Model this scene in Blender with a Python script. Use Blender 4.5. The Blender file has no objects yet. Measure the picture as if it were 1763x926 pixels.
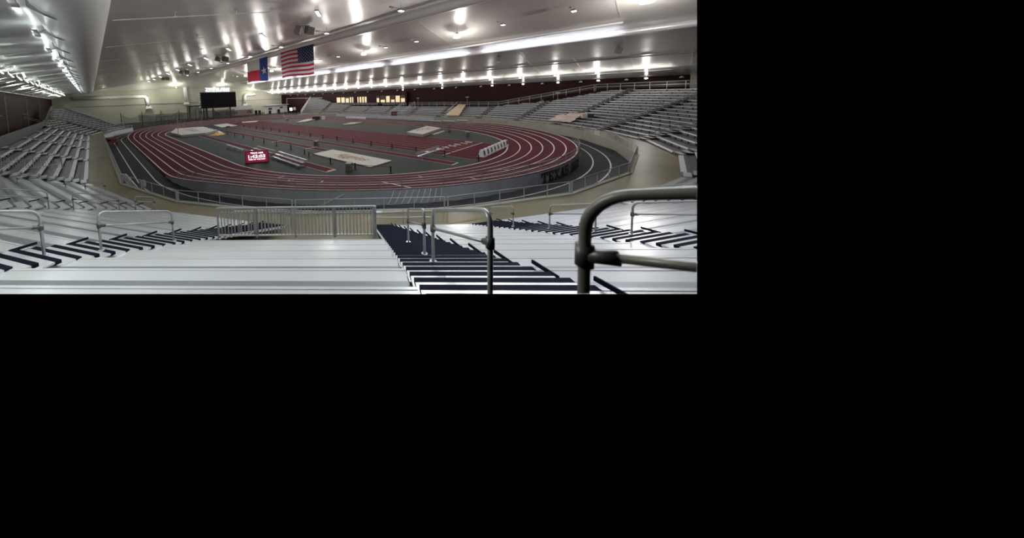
import bpy, bmesh, math, random
from mathutils import Vector, Matrix
random.seed(7)
R_ = math.radians
PI = math.pi
S = bpy.context.scene
col = S.collection

# ------------------------------------------------------------------ camera, world, exposure
W_, H_ = 1763.0, 926.0
F_, CX, CY = 492.53, 593.76, 200.70            # focal length and principal point in pixels of the 1763x926 frame
YAW, PITCH, ROLL = R_(41.493), R_(4.232), R_(2.119)
CAM = Vector((0, 0, 7.06))
def ray(u, v):
    cr, sr = math.cos(ROLL), math.sin(ROLL)
    x, y = u-CX, v-CY
    x, y = cr*x-sr*y, sr*x+cr*y
    X, Y, Z = x/F_, 1.0, -y/F_
    cp, sp = math.cos(PITCH), math.sin(PITCH)
    Y, Z = Y*cp+Z*sp, -Y*sp+Z*cp
    c, s = math.cos(YAW), math.sin(YAW)
    return Vector((Y*s+X*c, Y*c-X*s, Z))
fw = ray(CX, CY)
rt = (ray(CX+F_, CY)-fw).normalized()
up = (ray(CX, CY-F_)-fw).normalized()
fw = fw.normalized()
cd = bpy.data.cameras.new('camera')
cam = bpy.data.objects.new('camera', cd); col.objects.link(cam)
cam.matrix_world = Matrix(((rt.x, up.x, -fw.x, CAM.x), (rt.y, up.y, -fw.y, CAM.y), (rt.z, up.z, -fw.z, CAM.z), (0, 0, 0, 1)))
cd.sensor_width = 36; cd.sensor_fit = 'HORIZONTAL'
cd.lens = F_/W_*36
cd.shift_x = (W_/2-CX)/W_
cd.shift_y = (CY-H_/2)/W_
cd.clip_start = .05; cd.clip_end = 400
cd.dof.use_dof = True; cd.dof.focus_distance = 14; cd.dof.aperture_fstop = 1.2
S.camera = cam
w = bpy.data.worlds.new('world'); S.world = w; w.use_nodes = True
w.node_tree.nodes['Background'].inputs[0].default_value = (0, 0, 0, 1)
w.node_tree.nodes['Background'].inputs[1].default_value = 0
S.view_settings.view_transform = 'Standard'; S.view_settings.look = 'None'
S.view_settings.gamma = 1; S.view_settings.use_curve_mapping = False
S.view_settings.exposure = 0.5
P_HANG, P_TROUGH, P_FLOOD, P_SPOT, P_WALL, P_NEAR = 760, 480, 4400, 520, 90, 1150
C_WARM, C_COOL, C_GREEN = (1, .95, .88), (.86, .91, 1), (.92, 1, .93)

# ------------------------------------------------------------------ materials
def mat(name, c, rough=.5, metal=0, spec=.5, emit=None, es=0, noise=None, bump=None, c2=None, nfac=.5, coat=0, stretch=(1, 1, 1), det=4):
    m = bpy.data.materials.new(name); m.use_nodes = True
    nt = m.node_tree; b = nt.nodes['Principled BSDF']
    b.inputs['Base Color'].default_value = (*c, 1)
    b.inputs['Roughness'].default_value = rough
    b.inputs['Metallic'].default_value = metal
    b.inputs['Specular IOR Level'].default_value = spec
    b.inputs['Coat Weight'].default_value = coat
    if emit: b.inputs['Emission Color'].default_value = (*emit, 1); b.inputs['Emission Strength'].default_value = es
    if noise or bump:
        tc = nt.nodes.new('ShaderNodeTexCoord'); mp = nt.nodes.new('ShaderNodeMapping')
        mp.inputs['Scale'].default_value = stretch
        nt.links.new(tc.outputs['Object'], mp.inputs[0])
        n = nt.nodes.new('ShaderNodeTexNoise'); n.inputs['Scale'].default_value = noise or bump[0]; n.inputs['Detail'].default_value = det
        nt.links.new(mp.outputs[0], n.inputs['Vector'])
        if noise:
            r = nt.nodes.new('ShaderNodeValToRGB'); r.color_ramp.elements[0].position = .5-nfac/2; r.color_ramp.elements[1].position = .5+nfac/2
            r.color_ramp.elements[0].color = (*c, 1); r.color_ramp.elements[1].color = (*(c2 or c), 1)
            nt.links.new(n.outputs['Fac'], r.inputs[0]); nt.links.new(r.outputs[0], b.inputs['Base Color'])
        if bump:
            n2 = nt.nodes.new('ShaderNodeTexNoise'); n2.inputs['Scale'].default_value = bump[0]; n2.inputs['Detail'].default_value = 3
            nt.links.new(mp.outputs[0], n2.inputs['Vector'])
            bp = nt.nodes.new('ShaderNodeBump'); bp.inputs['Strength'].default_value = bump[1]; bp.inputs['Distance'].default_value = bump[2]
            nt.links.new(n2.outputs['Fac'], bp.inputs['Height']); nt.links.new(bp.outputs[0], b.inputs['Normal'])
    return m
M = {}
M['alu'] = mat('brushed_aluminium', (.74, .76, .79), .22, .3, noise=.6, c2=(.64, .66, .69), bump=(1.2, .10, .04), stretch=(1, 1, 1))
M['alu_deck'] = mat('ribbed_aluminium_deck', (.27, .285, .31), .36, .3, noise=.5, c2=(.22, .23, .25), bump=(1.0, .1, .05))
M['alu_far'] = mat('brightened_far_seat', (.86, .87, .92), .34, .1, noise=.6, c2=(.78, .79, .84))  # light on the far planks is put into this brighter aluminium
M['deck_far'] = mat('shaded_far_deck', (.17, .175, .18), .4, .3, noise=.5, c2=(.13, .135, .14))  # deck colour darkened to hold the shade between far seat rows
M['riser_far'] = mat('shaded_far_riser', (.16, .165, .17), .5, .2)  # riser darkened too, shade under the far seats painted in
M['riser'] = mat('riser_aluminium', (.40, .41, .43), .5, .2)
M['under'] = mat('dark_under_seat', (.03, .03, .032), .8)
M['tread'] = mat('stair_tread_aluminium', (.66, .67, .70), .3, .3, bump=(1.5, .12, .05))
M['nosing'] = mat('dark_stair_nosing', (.008, .009, .020), .8, 0, .08)
M['tube'] = mat('galvanised_tube', (.42, .43, .43), .36, .4, noise=3, c2=(.34, .345, .35))
M['tube_dark'] = mat('shaded_olive_tube', (.17, .165, .145), .42, .3)  # darker copy of the tube colour, with the nearest rail's shade put in
M['clamp'] = mat('dark_clamp', (.12, .115, .11), .45, .7)
M['rail'] = mat('painted_grey_rail', (.42, .44, .46), .4, .4)
M['wire'] = mat('rail_wire', (.30, .31, .32), .4, .6)
M['conc'] = mat('polished_concrete', (.150, .132, .075), .34, 0, .35, noise=.35, c2=(.235, .205, .12), nfac=.4, bump=(.8, .05, .05))
M['concw'] = mat('beige_wall_face', (.42, .41, .34), .7, noise=.7, c2=(.36, .35, .29))
M['rubber'] = mat('black_rubber_floor', (.020, .021, .026), .7, 0, .15, noise=1.2, c2=(.042, .043, .050))
M['infield'] = mat('grey_infield_floor', (.028, .039, .037), .6, 0, .16, noise=.5, c2=(.023, .032, .031), nfac=.5)
M['red'] = mat('maroon_track', (.092, .0105, .020), .75, 0, .12, noise=.7, c2=(.076, .0085, .016), nfac=.6)
M['white'] = mat('white_line', (.72, .70, .68), .5)
M['pink'] = mat('pale_red_line', (.52, .33, .31), .5)
M['yellow'] = mat('yellow_paint', (.75, .42, .05), .5)
M['skirt'] = mat('grey_skirt_fabric', (.24, .25, .27), .42, .1, noise=.5, c2=(.36, .37, .40), bump=(1.3, .5, .12), stretch=(1, 1, .35))
M['skirtline'] = mat('white_skirt_cord', (.6, .62, .65), .4)
M['black'] = mat('black_letter', (.012, .010, .012), .6)
M['dark'] = mat('black_metal', (.015, .014, .015), .5)
M['maroonpost'] = mat('maroon_rail', (.10, .008, .014), .5)
M['maroon'] = mat('maroon_wall', (.022, .0030, .0045), .6, 0, .15, noise=.15, c2=(.016, .002, .0035))
M['ceil'] = mat('ceiling_membrane', (.84, .81, .79), .31, .22, .6, noise=.05, c2=(.76, .73, .71), bump=(.22, .25, .5), stretch=(1, .35, 1))
M['soffit'] = mat('soffit_membrane', (.78, .79, .77), .24, .25, .6, bump=(.3, .1, .2))
M['duct'] = mat('duct_skin', (.88, .87, .86), .38, 0, .5, bump=(.8, .08, .05))
M['bandduct'] = mat('pale_duct', (.80, .80, .83), .25, .2, .6)
M['pale'] = mat('pale_end_wall', (.50, .50, .42), .6, noise=.2, c2=(.44, .44, .37))
M['palew'] = mat('pale_shed_wall', (.66, .66, .63), .6)
M['pipe'] = mat('white_pipe', (.75, .73, .70), .4)
M['screen'] = mat('dead_black_screen', (.004, .003, .006), .6, 0, .1)
M['sign'] = mat('lit_sign_letters', (.8, .85, .9), .5, emit=(.80, .88, 1), es=1.6)
M['lamp'] = mat('lamp_glow', (1, 1, 1), .5, emit=(1, .97, .92), es=5)
M['lampg'] = mat('green_white_lamp_glow', (1, 1, 1), .5, emit=(.85, 1, .9), es=5)
M['lampc'] = mat('cool_lamp_glow', (1, 1, 1), .5, emit=(.75, .85, 1), es=3)
M['shade'] = mat('grey_lamp_housing', (.30, .29, .28), .4, .3)
M['speaker'] = mat('taupe_speaker_box', (.20, .18, .14), .6)
M['blue'] = mat('flag_navy', (.004, .012, .085), .7)
M['tblue'] = mat('flag_blue', (.006, .055, .33), .7)
M['fred'] = mat('flag_red', (.52, .010, .035), .7)
M['fwhite'] = mat('flag_white', (.72, .70, .70), .7)
M['glass'] = mat('warm_lit_pane', (.6, .5, .35), .3, emit=(1, .78, .48), es=.42)
M['glassd'] = mat('dim_pane', (.05, .04, .04), .15, emit=(1, .7, .4), es=.02)
M['led'] = mat('led_maroon_face', (.15, .01, .03), .4, emit=(.75, .03, .12), es=.16)
M['ledt'] = mat('led_white_text', (1, 1, 1), .4, emit=(1, .93, .98), es=1.2)
M['banner'] = mat('dusty_maroon_banner', (.26, .20, .20), .7)
M['bannert'] = mat('dark_banner_lettering', (.05, .015, .02), .7)
M['net'] = mat('grey_net', (.13, .135, .12), .8); M['net'].node_tree.nodes['Principled BSDF'].inputs['Alpha'].default_value = .38
M['lav'] = mat('lavender_grey_padding', (.55, .56, .66), .55)
M['mat'] = mat('cream_mat_top', (.62, .60, .53), .6, noise=1.5, c2=(.55, .53, .46))
M['matside'] = mat('grey_mat_side', (.30, .30, .30), .6)
M['tan'] = mat('tan_script', (.34, .20, .12), .6)
M['plastic'] = mat('white_plastic', (.75, .75, .76), .4)
M['box'] = mat('olive_grey_box', (.115, .11, .085), .7)
M['boxtop'] = mat('pale_box_top', (.35, .34, .30), .7)
M['orange'] = mat('orange_metal', (.22, .03, .012), .5)
M['peach'] = mat('peach_tarp', (.62, .47, .42), .7, noise=2, c2=(.70, .60, .56))
M['wood'] = mat('tan_ramp', (.40, .30, .17), .6, noise=1.5, c2=(.46, .38, .27))
M['para'] = mat('grey_parapet', (.11, .115, .12), .6)

# ------------------------------------------------------------------ builders
class MB:
    def __init__(s): s.v = []; s.f = []; s.mi = []; s.ms = []
    def m(s, mt):
        if mt not in s.ms: s.ms.append(mt)
        return s.ms.index(mt)
    def face(s, pts, mt=None):
        k = len(s.v); s.v += [tuple(p) for p in pts]; s.f.append(list(range(k, k+len(pts)))); s.mi.append(s.m(mt) if mt else 0)
    def mesh(s, vs, fs, mt=None):
        k = len(s.v); s.v += [tuple(p) for p in vs]
        for f in fs: s.f.append([k+i for i in f]); s.mi.append(s.m(mt) if mt else 0)
        return s
    def hexa(s, p, mt=None):      # 8 points: bottom 4 ccw, top 4 ccw
        return s.mesh(p, [(3, 2, 1, 0), (4, 5, 6, 7), (0, 1, 5, 4), (1, 2, 6, 5), (2, 3, 7, 6), (3, 0, 4, 7)], mt)
    def prism(s, poly, z0, z1, mt=None):   # poly = xy list
        n = len(poly); vs = [(x, y, z0) for x, y in poly]+[(x, y, z1) for x, y in poly]
        fs = [tuple(range(n))[::-1], tuple(range(n, 2*n))]+[(i, (i+1) % n, n+(i+1) % n, n+i) for i in range(n)]
        return s.mesh(vs, fs, mt)
    def box(s, c, size, rz=0, mt=None, tilt=None):
        hx, hy, hz = [q/2 for q in size]
        M3 = Matrix.Rotation(rz, 3, 'Z')
        if tilt: M3 = M3 @ Matrix.Rotation(tilt[1], 3, tilt[0])
        pts = [Vector(c)+M3 @ Vector(q) for q in ((-hx, -hy, -hz), (hx, -hy, -hz), (hx, hy, -hz), (-hx, hy, -hz), (-hx, -hy, hz), (hx, -hy, hz), (hx, hy, hz), (-hx, hy, hz))]
        return s.hexa(pts, mt)
    def tube(s, path, r, n=8, mt=None, closed=False, rs=None):
        path = [Vector(p) for p in path]; k = len(path); vs = []
        t0 = None; u = None
        for i, p in enumerate(path):
            a = path[i-1] if i else (path[-1] if closed else None); b = path[i+1] if i < k-1 else (path[0] if closed else None)
            t = ((b-p).normalized() if b is not None else Vector()) + ((p-a).normalized() if a is not None else Vector())
            t.normalize()
            if u is None:
                u = t.orthogonal().normalized()
            else:
                u = (u-t*u.dot(t)); u = u.normalized() if u.length > 1e-6 else t.orthogonal().normalized()
            w = t.cross(u); rr = rs[i] if rs else r
            vs += [p+(u*math.cos(2*PI*j/n)+w*math.sin(2*PI*j/n))*rr for j in range(n)]
        fs = []
        for i in range(k-1+(1 if closed else 0)):
            for j in range(n):
                fs.append((i*n+j, i*n+(j+1) % n, ((i+1) % k)*n+(j+1) % n, ((i+1) % k)*n+j))
        if not closed: fs += [tuple(range(n))[::-1], tuple(range((k-1)*n, k*n))]
        return s.mesh(vs, fs, mt)
    def lathe(s, c, prof, n=14, mt=None):    # prof = (r,z)
        vs = []; fs = []
        for r, z in prof: vs += [(c[0]+r*math.cos(2*PI*j/n), c[1]+r*math.sin(2*PI*j/n), c[2]+z) for j in range(n)]
        for i in range(len(prof)-1):
            for j in range(n): fs.append((i*n+j, i*n+(j+1) % n, (i+1)*n+(j+1) % n, (i+1)*n+j))
        fs += [tuple(range(n))[::-1], tuple(range((len(prof)-1)*n, len(prof)*n))]
        return s.mesh(vs, fs, mt)
    def build(s, name, mt, parent=None, label=None, smooth=False):
        off = Vector(parent['_o']) if parent and '_o' in parent else Vector((0, 0, 0))
        me = bpy.data.meshes.new(name)
        me.from_pydata([tuple(Vector(v)-off) for v in s.v], [], s.f)
        ms = s.ms if s.ms else []
        if ms:
            for q in ms: me.materials.append(M[q])
            me.polygons.foreach_set('material_index', s.mi)
        else: me.materials.append(M[mt])
        if smooth: me.polygons.foreach_set('use_smooth', [True]*len(me.polygons))
        me.update()
        o = bpy.data.objects.new(name, me); col.objects.link(o)
        if parent: o.parent = parent; o['_o'] = tuple(off)
        if label: o['label'] = label
        return o
def tag(o, label, cat, group=None, kind=None):
    o['label'] = label; o['category'] = cat
    if group: o['group'] = group
    if kind: o['kind'] = kind
    return o
def thing(name, loc, label, cat, group=None):
    o = bpy.data.objects.new(name, None); col.objects.link(o); o.location = loc; o['_o'] = tuple(loc); o.empty_display_size = .2
    return tag(o, label, cat, group)
def struct(o): o['kind'] = 'structure'; return o
def light(kind, loc, power, color, size=.3, to=None, angle=None, parent=None, blend=.6):
    l = bpy.data.lights.new('lamp_light', kind); l.energy = power; l.color = color
    if kind == 'AREA': l.shape = 'DISK'; l.size = size
    else: l.shadow_soft_size = size
    if kind == 'SPOT': l.spot_size = angle or R_(120); l.spot_blend = blend
    o = bpy.data.objects.new('lamp_light', l); col.objects.link(o)
    o.location = loc
    if to is not None: o.rotation_euler = (Vector(to)-Vector(loc)).to_track_quat('-Z', 'Y').to_euler()
    if parent:
        o.parent = parent; o.location = Vector(loc)-Vector(parent['_o'])
    return o
def text_geo(s, size=1.0, shear=0, bold=0, extrude=0, spacing=1.0):
    c = bpy.data.curves.new('t', 'FONT'); c.body = s; c.size = size; c.shear = shear; c.offset = bold; c.extrude = extrude; c.space_character = spacing
    c.align_x = 'CENTER'; c.align_y = 'CENTER'; c.resolution_u = 2
    o = bpy.data.objects.new('t', c); col.objects.link(o)
    dg = bpy.context.evaluated_depsgraph_get(); dg.update()
    me = o.evaluated_get(dg).to_mesh()
    vs = [v.co.copy() for v in me.vertices]; fs = [tuple(p.vertices) for p in me.polygons]
    o.evaluated_get(dg).to_mesh_clear()
    bpy.data.objects.remove(o); bpy.data.curves.remove(c)
    return vs, fs
def text_on(mb, s, origin, ux, uy, size, mt=None, width=None, height=None, **k):
    vs, fs = text_geo(s, 1.0, **k)
    xs = [v.x for v in vs]; ys = [v.y for v in vs]
    cx, cy = (max(xs)+min(xs))/2, (max(ys)+min(ys))/2
    sx = width/(max(xs)-min(xs)) if width else size; sy = height/(max(ys)-min(ys)) if height else (sx if width else size)
    o = Vector(origin); ux = Vector(ux).normalized(); uy = Vector(uy).normalized(); uz = ux.cross(uy)
    mb.mesh([o+ux*(v.x-cx)*sx+uy*(v.y-cy)*sy+uz*v.z for v in vs], fs, mt)
ORD = ['first', 'second', 'third', 'fourth', 'fifth', 'sixth', 'seventh', 'eighth', 'ninth', 'tenth', 'eleventh', 'twelfth', 'thirteenth', 'fourteenth', 'fifteenth', 'sixteenth', 'seventeenth', 'eighteenth', 'nineteenth', 'twentieth', 'twenty-first', 'twenty-second', 'twenty-third', 'twenty-fourth']

# ------------------------------------------------------------------ plan of the hall
CN = Vector((31.19, 31.51)); CF = Vector((31.19, 69.30))      # centres of the two bends
XL, XR, YE = -9.0, 71.4, 128.0
RI, RO = 19.79, 26.35                                          # track inner and outer radius
def stadium(r, n=48, cn=CN, cf=CF):
    p = [(cf.x-r*math.cos(PI-PI*i/n)*-1*-1, 0) for i in range(0)]
    out = []
    for i in range(n+1):                                        # near bend, left to right
        a = PI*i/n; out.append((cn.x-r*math.cos(a), cn.y-r*math.sin(a)))
    for i in range(n+1):
        a = PI*i/n; out.append((cf.x+r*math.cos(a), cf.y+r*math.sin(a)))
    return out
def dens(poly, step):
    out = []
    for i in range(len(poly)):
        a, b = Vector(poly[i]), Vector(poly[(i+1) % len(poly)])
        k = max(1, int((b-a).length/step))
        for j in range(k): out.append(tuple(a+(b-a)*j/k))
    return out
# floor
b = MB(); b.face([(XL, -14, -.06), (XR, -14, -.06), (XR, YE, -.06), (XL, YE, -.06)])
o = b.build('floor', 'rubber'); struct(o); o['label'] = 'black rubber floor around the track'
b = MB(); b.prism(stadium(RI+.05), -.05, 0.0)
o = b.build('floor', 'infield'); struct(o); o['label'] = 'grey infield floor inside the oval'
# white lines on the black floor
def ringline(mb, r, w, z, n=72, zf=None):
    A = dens(stadium(r-w/2, n), 1.0); B = dens(stadium(r+w/2, n), 1.0)
    k = min(len(A), len(B))
    for i in range(k):
        j = (i+1) % k
        za = zf(*A[i]) if zf else z; zb = zf(*B[i]) if zf else z; zc = zf(*B[j]) if zf else z; zd = zf(*A[j]) if zf else z
        mb.face([(A[i][0], A[i][1], za+(z if zf else 0)), (B[i][0], B[i][1], zb+(z if zf else 0)), (B[j][0], B[j][1], zc+(z if zf else 0)), (A[j][0], A[j][1], zd+(z if zf else 0))])
def dens_ring(r, n=72, step=1.0):
    pts = []
    for i in range(n+1):
        a = PI*i/n; pts.append((CN.x-r*math.cos(a), CN.y-r*math.sin(a)))
    k = int((CF.y-CN.y)/step)
    for i in range(1, k): pts.append((CN.x+r, CN.y+(CF.y-CN.y)*i/k))
    for i in range(n+1):
        a = PI*i/n; pts.append((CF.x+r*math.cos(a), CF.y+r*math.sin(a)))
    for i in range(1, k): pts.append((CN.x-r, CF.y-(CF.y-CN.y)*i/k))
    return pts
def bank(x, y):
    r = None
    if y < CN.y: a = math.degrees(math.atan2(CN.y-y, abs(x-CN.x)))
    elif y > CF.y: a = math.degrees(math.atan2(y-CF.y, abs(x-CF.x)))
    else: a = -math.degrees(min(y-CN.y, CF.y-y)/26)
    t = max(0, min(1, (a+8)/34)); t = t*t*(3-2*t)
    c = CN if y < CN.y else CF
    if CN.y <= y <= CF.y: rad = abs(x-CN.x)
    else: rad = math.hypot(x-c.x, y-c.y)
    return t*.92*max(0, (rad-RI)/(RO-RI))
def ring(mb, r0, r1, dz, mt=None, n=72, zf=bank):
    A, B = dens_ring(r0, n), dens_ring(r1, n); k = len(A)
    vs = [(x, y, zf(x, y)+dz) for x, y in A]+[(x, y, zf(x, y)+dz) for x, y in B]
    mb.mesh(vs, [(i, k+i, k+(i+1) % k, (i+1) % k) for i in range(k)], mt)
for r, l in ((27.3, 'inner white line on the black floor outside the track'), (28.5, 'outer white line on the black floor outside the track')):
    b = MB(); ring(b, r-.05, r+.05, -.05, zf=lambda x, y: 0); o = b.build('trim_1' if r < 28 else 'trim_2', 'white'); struct(o); o['label'] = l
# track
trk = thing('running_track', (31.19, 5.5, 0), 'maroon six lane oval running track with banked bends', 'running track')
b = MB()
K = 7
for j in range(K): ring(b, RI+(RO-RI)*j/K, RI+(RO-RI)*(j+1)/K, .006)
b.build('track_surface', 'red', trk)
for j, r in enumerate((19.79, 21.1, 22.2, 23.25, 24.25, 25.25, 26.15)):
    b = MB(); wd = .10 if j else .14
    ring(b, r-wd/2-.005, r+wd/2, .02); b.build('lane_line', 'white', trk)
# skirt under the banked bends (near and far)
def arcwall(mb, c, r, a0, a1, zt, n, zb=-.05, thick=.04, far=False):
    vs = []; fs = []
    for i in range(n+1):
        a = R_(a0+(a1-a0)*i/n); sy = 1 if far else -1
        wob = .035*math.sin(i*1.7)+.02*math.sin(i*3.1)
        for z in (zb, (zt(a)+zb)/2, zt(a)):
            rr = r+(wob if z != zt(a) else 0)
            vs.append((c.x-rr*math.cos(a), c.y+sy*rr*math.sin(a), z))
    for i in range(n):
        for k in range(2): fs.append((i*3+k, i*3+3+k, i*3+4+k, i*3+1+k))
    mb.mesh(vs, fs)
def edgez(a, far=False):
    x, y = CN.x-RO*math.cos(a), CN.y-RO*math.sin(a); return bank(x, y)
b = MB(); arcwall(b, CN, RO+.03, 0, 180, edgez, 150); b.build('skirt', 'skirt', trk, 'grey fabric skirt closing the raised near bend', True)
b = MB(); arcwall(b, CF, RO+.03, 0, 180, edgez, 90, far=True); b.build('skirt', 'skirt', trk)
b = MB()
for i in range(9):
    a = R_(48.6+i*.93); a2 = R_(49.5+i*.95-.012*i*i)
    pts = []
    for k in range(7):
        t = k/6; aa = a+(a2-a)*(t**.7); z = .02+t*.86; rr = RO+.09
        pts.append((CN.x-rr*math.cos(aa), CN.y-rr*math.sin(aa), z))
    b.tube(pts, .026, 5); b.build('skirt_cord', 'skirtline', trk, 'white cord down the grey skirt'); b = MB()
pts = []
for k in range(5):
    t = k/4; aa = R_(39.4+3.2*t); rr = RO+.09; pts.append((CN.x-rr*math.cos(aa), CN.y-rr*math.sin(aa), .02+.72*t))
b.tube(pts, .02, 5)
b.build('skirt_cord', 'skirtline', trk, 'long slanted white cord on the grey skirt')
# slab serif letters on the skirt
def slab(ch):
    T = {'T': [('b', 0, .84, 1, 1), ('b', .38, 0, .62, 1), ('b', .2, 0, .8, .13), ('b', 0, .62, .14, 1), ('b', .86, .62, 1, 1)],
         'E': [('b', .12, 0, .36, 1), ('b', 0, 0, .9, .15), ('b', 0, .85, .9, 1), ('b', .3, .43, .66, .57), ('b', .76, 0, .92, .34), ('b', .76, .66, .92, 1)],
         'X': [('l', .2, .05, .8, .95), ('l', .8, .05, .2, .95), ('b', 0, 0, .4, .13), ('b', .6, 0, 1, .13), ('b', 0, .87, .4, 1), ('b', .6, .87, 1, 1)],
         'A': [('l', .2, .05, .5, .97), ('l', .8, .05, .5, .97), ('b', .28, .28, .72, .42), ('b', 0, 0, .38, .13), ('b', .62, 0, 1, .13)],
         'S': [('b', .1, .85, .9, 1), ('b', .1, .43, .9, .58), ('b', .1, 0, .9, .15), ('b', 0, .5, .22, .95), ('b', .78, .05, 1, .52), ('b', .8, .66, .94, 1), ('b', .06, 0, .2, .34)],
         '&': [('l', .2, .9, .9, .05), ('b', .2, .86, .6, 1), ('l', .6, .9, .15, .4), ('b', 0, .08, .2, .45), ('b', .1, 0, .65, .14), ('l', .6, .06, .95, .5)],
         'M': [('b', .08, 0, .3, 1), ('b', .74, 0, .96, 1), ('l', .2, .95, .52, .2), ('l', .84, .95, .52, .2), ('b', 0, 0, .4, .12), ('b', .64, 0, 1.04, .12), ('b', 0, .88, .3, 1), ('b', .76, .88, 1.04, 1)]}
    out = []
    for q in T[ch]:
        if q[0] == 'b': out.append([(q[1], q[2]), (q[3], q[2]), (q[3], q[4]), (q[1], q[4])])
        else:
            out.append([(q[1]-.12, q[2]), (q[1]+.12, q[2]), (q[3]+.12, q[4]), (q[3]-.12, q[4])])
    return out
ang = 75.0
for ch in 'TEXAS &M':
    if ch == ' ': pass
for ch, wd in (('T', 2.05), ('E', 1.85), ('X', 2.1), ('A', 2.1), ('S', 1.75), (' ', 1.0), ('A', 2.1), ('&', 2.0), ('M', 2.3)):
    if ch != ' ':
        b = MB()
        for q in slab(ch):
            for rr in (RO+.10,):
                vs = [(CN.x-rr*math.cos(R_(ang+u*wd*.9)), CN.y-rr*math.sin(R_(ang+u*wd*.9)), .03+v*.78) for u, v in q]
                vi = [(CN.x-(rr-.03)*math.cos(R_(ang+u*wd*.9)), CN.y-(rr-.03)*math.sin(R_(ang+u*wd*.9)), .03+v*.78) for u, v in q]
                b.mesh(vi+vs, [(0, 1, 2, 3), (7, 6, 5, 4), (0, 4, 5, 1), (1, 5, 6, 2), (2, 6, 7, 3), (3, 7, 4, 0)])
        b.build('letter', 'black', trk)
    ang += wd
# small cross marks on the lanes
def radmark(a, r0, r1, wd, mt='white'):
    b = MB(); p = []
    for r, s in ((r0, -1), (r1, -1), (r1, 1), (r0, 1)):
        aa = R_(a)+s*wd/2/r; x, y = CN.x-r*math.cos(aa), CN.y-r*math.sin(aa); p.append((x, y, bank(x, y)+.03))
    b.face(p); b.build('lane_mark', mt, trk)
radmark(15.3, 19.8, 26.2, .05, 'pink')
for a, r0, r1 in ((30.5, 22.2, 23.25), (37.3, 22.3, 23.2), (26.5, 21.1, 22.2), (57.5, 21.5, 22.3), (64, 24.3, 25.1), (74, 23.4, 24.2)): radmark(a, r0, r1, .09)
b = MB(); p = []
for a, r in ((48.5, 23.3), (48.9, 23.3), (52.3, 26.0), (51.9, 26.0)):
    x, y = CN.x-r*math.cos(R_(a)), CN.y-r*math.sin(R_(a)); p.append((x, y, bank(x, y)+.03))
b.face(p); b.build('lane_mark', 'white', trk)
# outer rail of the near bend
rl = thing('track_bend_rail', (CN.x-RO*math.cos(R_(4)), CN.y-RO*math.sin(R_(4)), 0), 'thin grey three-bar rail along the raised outer edge of the near track bend', 'railing')
def arcpath(r, a0, a1, z, n, c=CN, zf=None):
    return [(c.x-r*math.cos(R_(a0+(a1-a0)*i/n)), c.y-r*math.sin(R_(a0+(a1-a0)*i/n)), (zf(R_(a0+(a1-a0)*i/n)) if zf else 0)+z) for i in range(n+1)]
A0, A1 = 8, 112
for z, r in ((.68, .022), (.42, .014), (.2, .014)):
    b = MB(); b.tube(arcpath(RO-.06, A0, A1, z, 90, zf=edgez), r, 5); b.build('top_rail' if z > .5 else 'lower_rail', 'wire', rl)
a = A0
while a <= A1:
    b = MB(); x, y = CN.x-(RO-.06)*math.cos(R_(a)), CN.y-(RO-.06)*math.sin(R_(a)); z = edgez(R_(a))
    b.tube([(x, y, z-.05), (x, y, z+.68)], .02, 6); b.build('post', 'wire', rl); a += 3.05

# ------------------------------------------------------------------ infield: sprint lanes, runways, pit
spr = thing('sprint_straight', (34, 12, 0), 'maroon eight lane sprint straight running down the grey infield', 'running track')
x0, x1 = 28.9, 39.25; y0 = 11.2; y1 = 86
def clipy(x, s): # inner edge of oval
    d = math.sqrt(max(0, (RI-.02)**2-(x-CN.x)**2)); return (CN.y-d) if s < 0 else (CF.y+d)
b = MB(); N = 8
for i in range(N):
    xa, xb = x0+(x1-x0)*i/N, x0+(x1-x0)*(i+1)/N
    b.face([(xa, clipy(xa, -1), .008), (xb, clipy(xb, -1), .008), (xb, clipy(xb, 1), .008), (xa, clipy(xa, 1), .008)])
b.build('lane_surface', 'red', spr)
for i in range(9):
    x = x0+(x1-x0)*i/8
    b = MB(); b.face([(x-.03, clipy(x, -1) if i in (0, 8) else 16.4, .014), (x+.03, clipy(x, -1) if i in (0, 8) else 16.4, .014), (x+.03, clipy(x, 1), .014), (x-.03, clipy(x, 1), .014)]); b.build('lane_line', 'pink', spr)
b = MB(); b.face([(x0, 16.38, .016), (x1, 16.38, .016), (x1, 16.5, .016), (x0, 16.5, .016)]); b.build('start_line', 'white', spr)
for i in range(8):
    b = MB(); text_on(b, str(i+1), (x0+(x1-x0)*(i+.5)/8, 18.9-.12*i, .018), (-1, 0, 0), (0, -1, 0), 1, width=.62, height=1.05, bold=.03); b.build('painted_number', 'white', spr)
def runway(x0, x1, ya, yb, label, endmark='white', gold=False):
    t = thing('runway', ((x0+x1)/2, ya, 0), label, 'runway')
    b = MB(); b.face([(x0, ya, .01), (x1, ya, .01), (x1, yb, .01), (x0, yb, .01)]); b.build('runway_surface', 'red', t)
    for x in (x0, x1):
        b = MB(); b.face([(x-.04, ya, .016), (x+.04, ya, .016), (x+.04, yb, .016), (x-.04, yb, .016)]); b.build('edge_line', 'pink', t)
    b = MB(); b.face([(x0, ya-.05, .017), (x1, ya-.05, .017), (x1, ya+.09, .017), (x0, ya+.09, .017)]); b.build('end_line', endmark, t)
    return t
rw = runway(15.85, 17.05, 20.85, 64, 'narrow maroon runway ending beside the grey box nearest the bend')
b = MB(); b.face([(16.2, 20.9, .022), (17.1, 20.9, .022), (17.1, 21.15, .022), (16.2, 21.15, .022)]); b.build('gold_mark', 'yellow', rw)
rw = runway(21.8, 23.0, 28.7, 66, 'maroon runway leading to the covered long jump pit')
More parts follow.
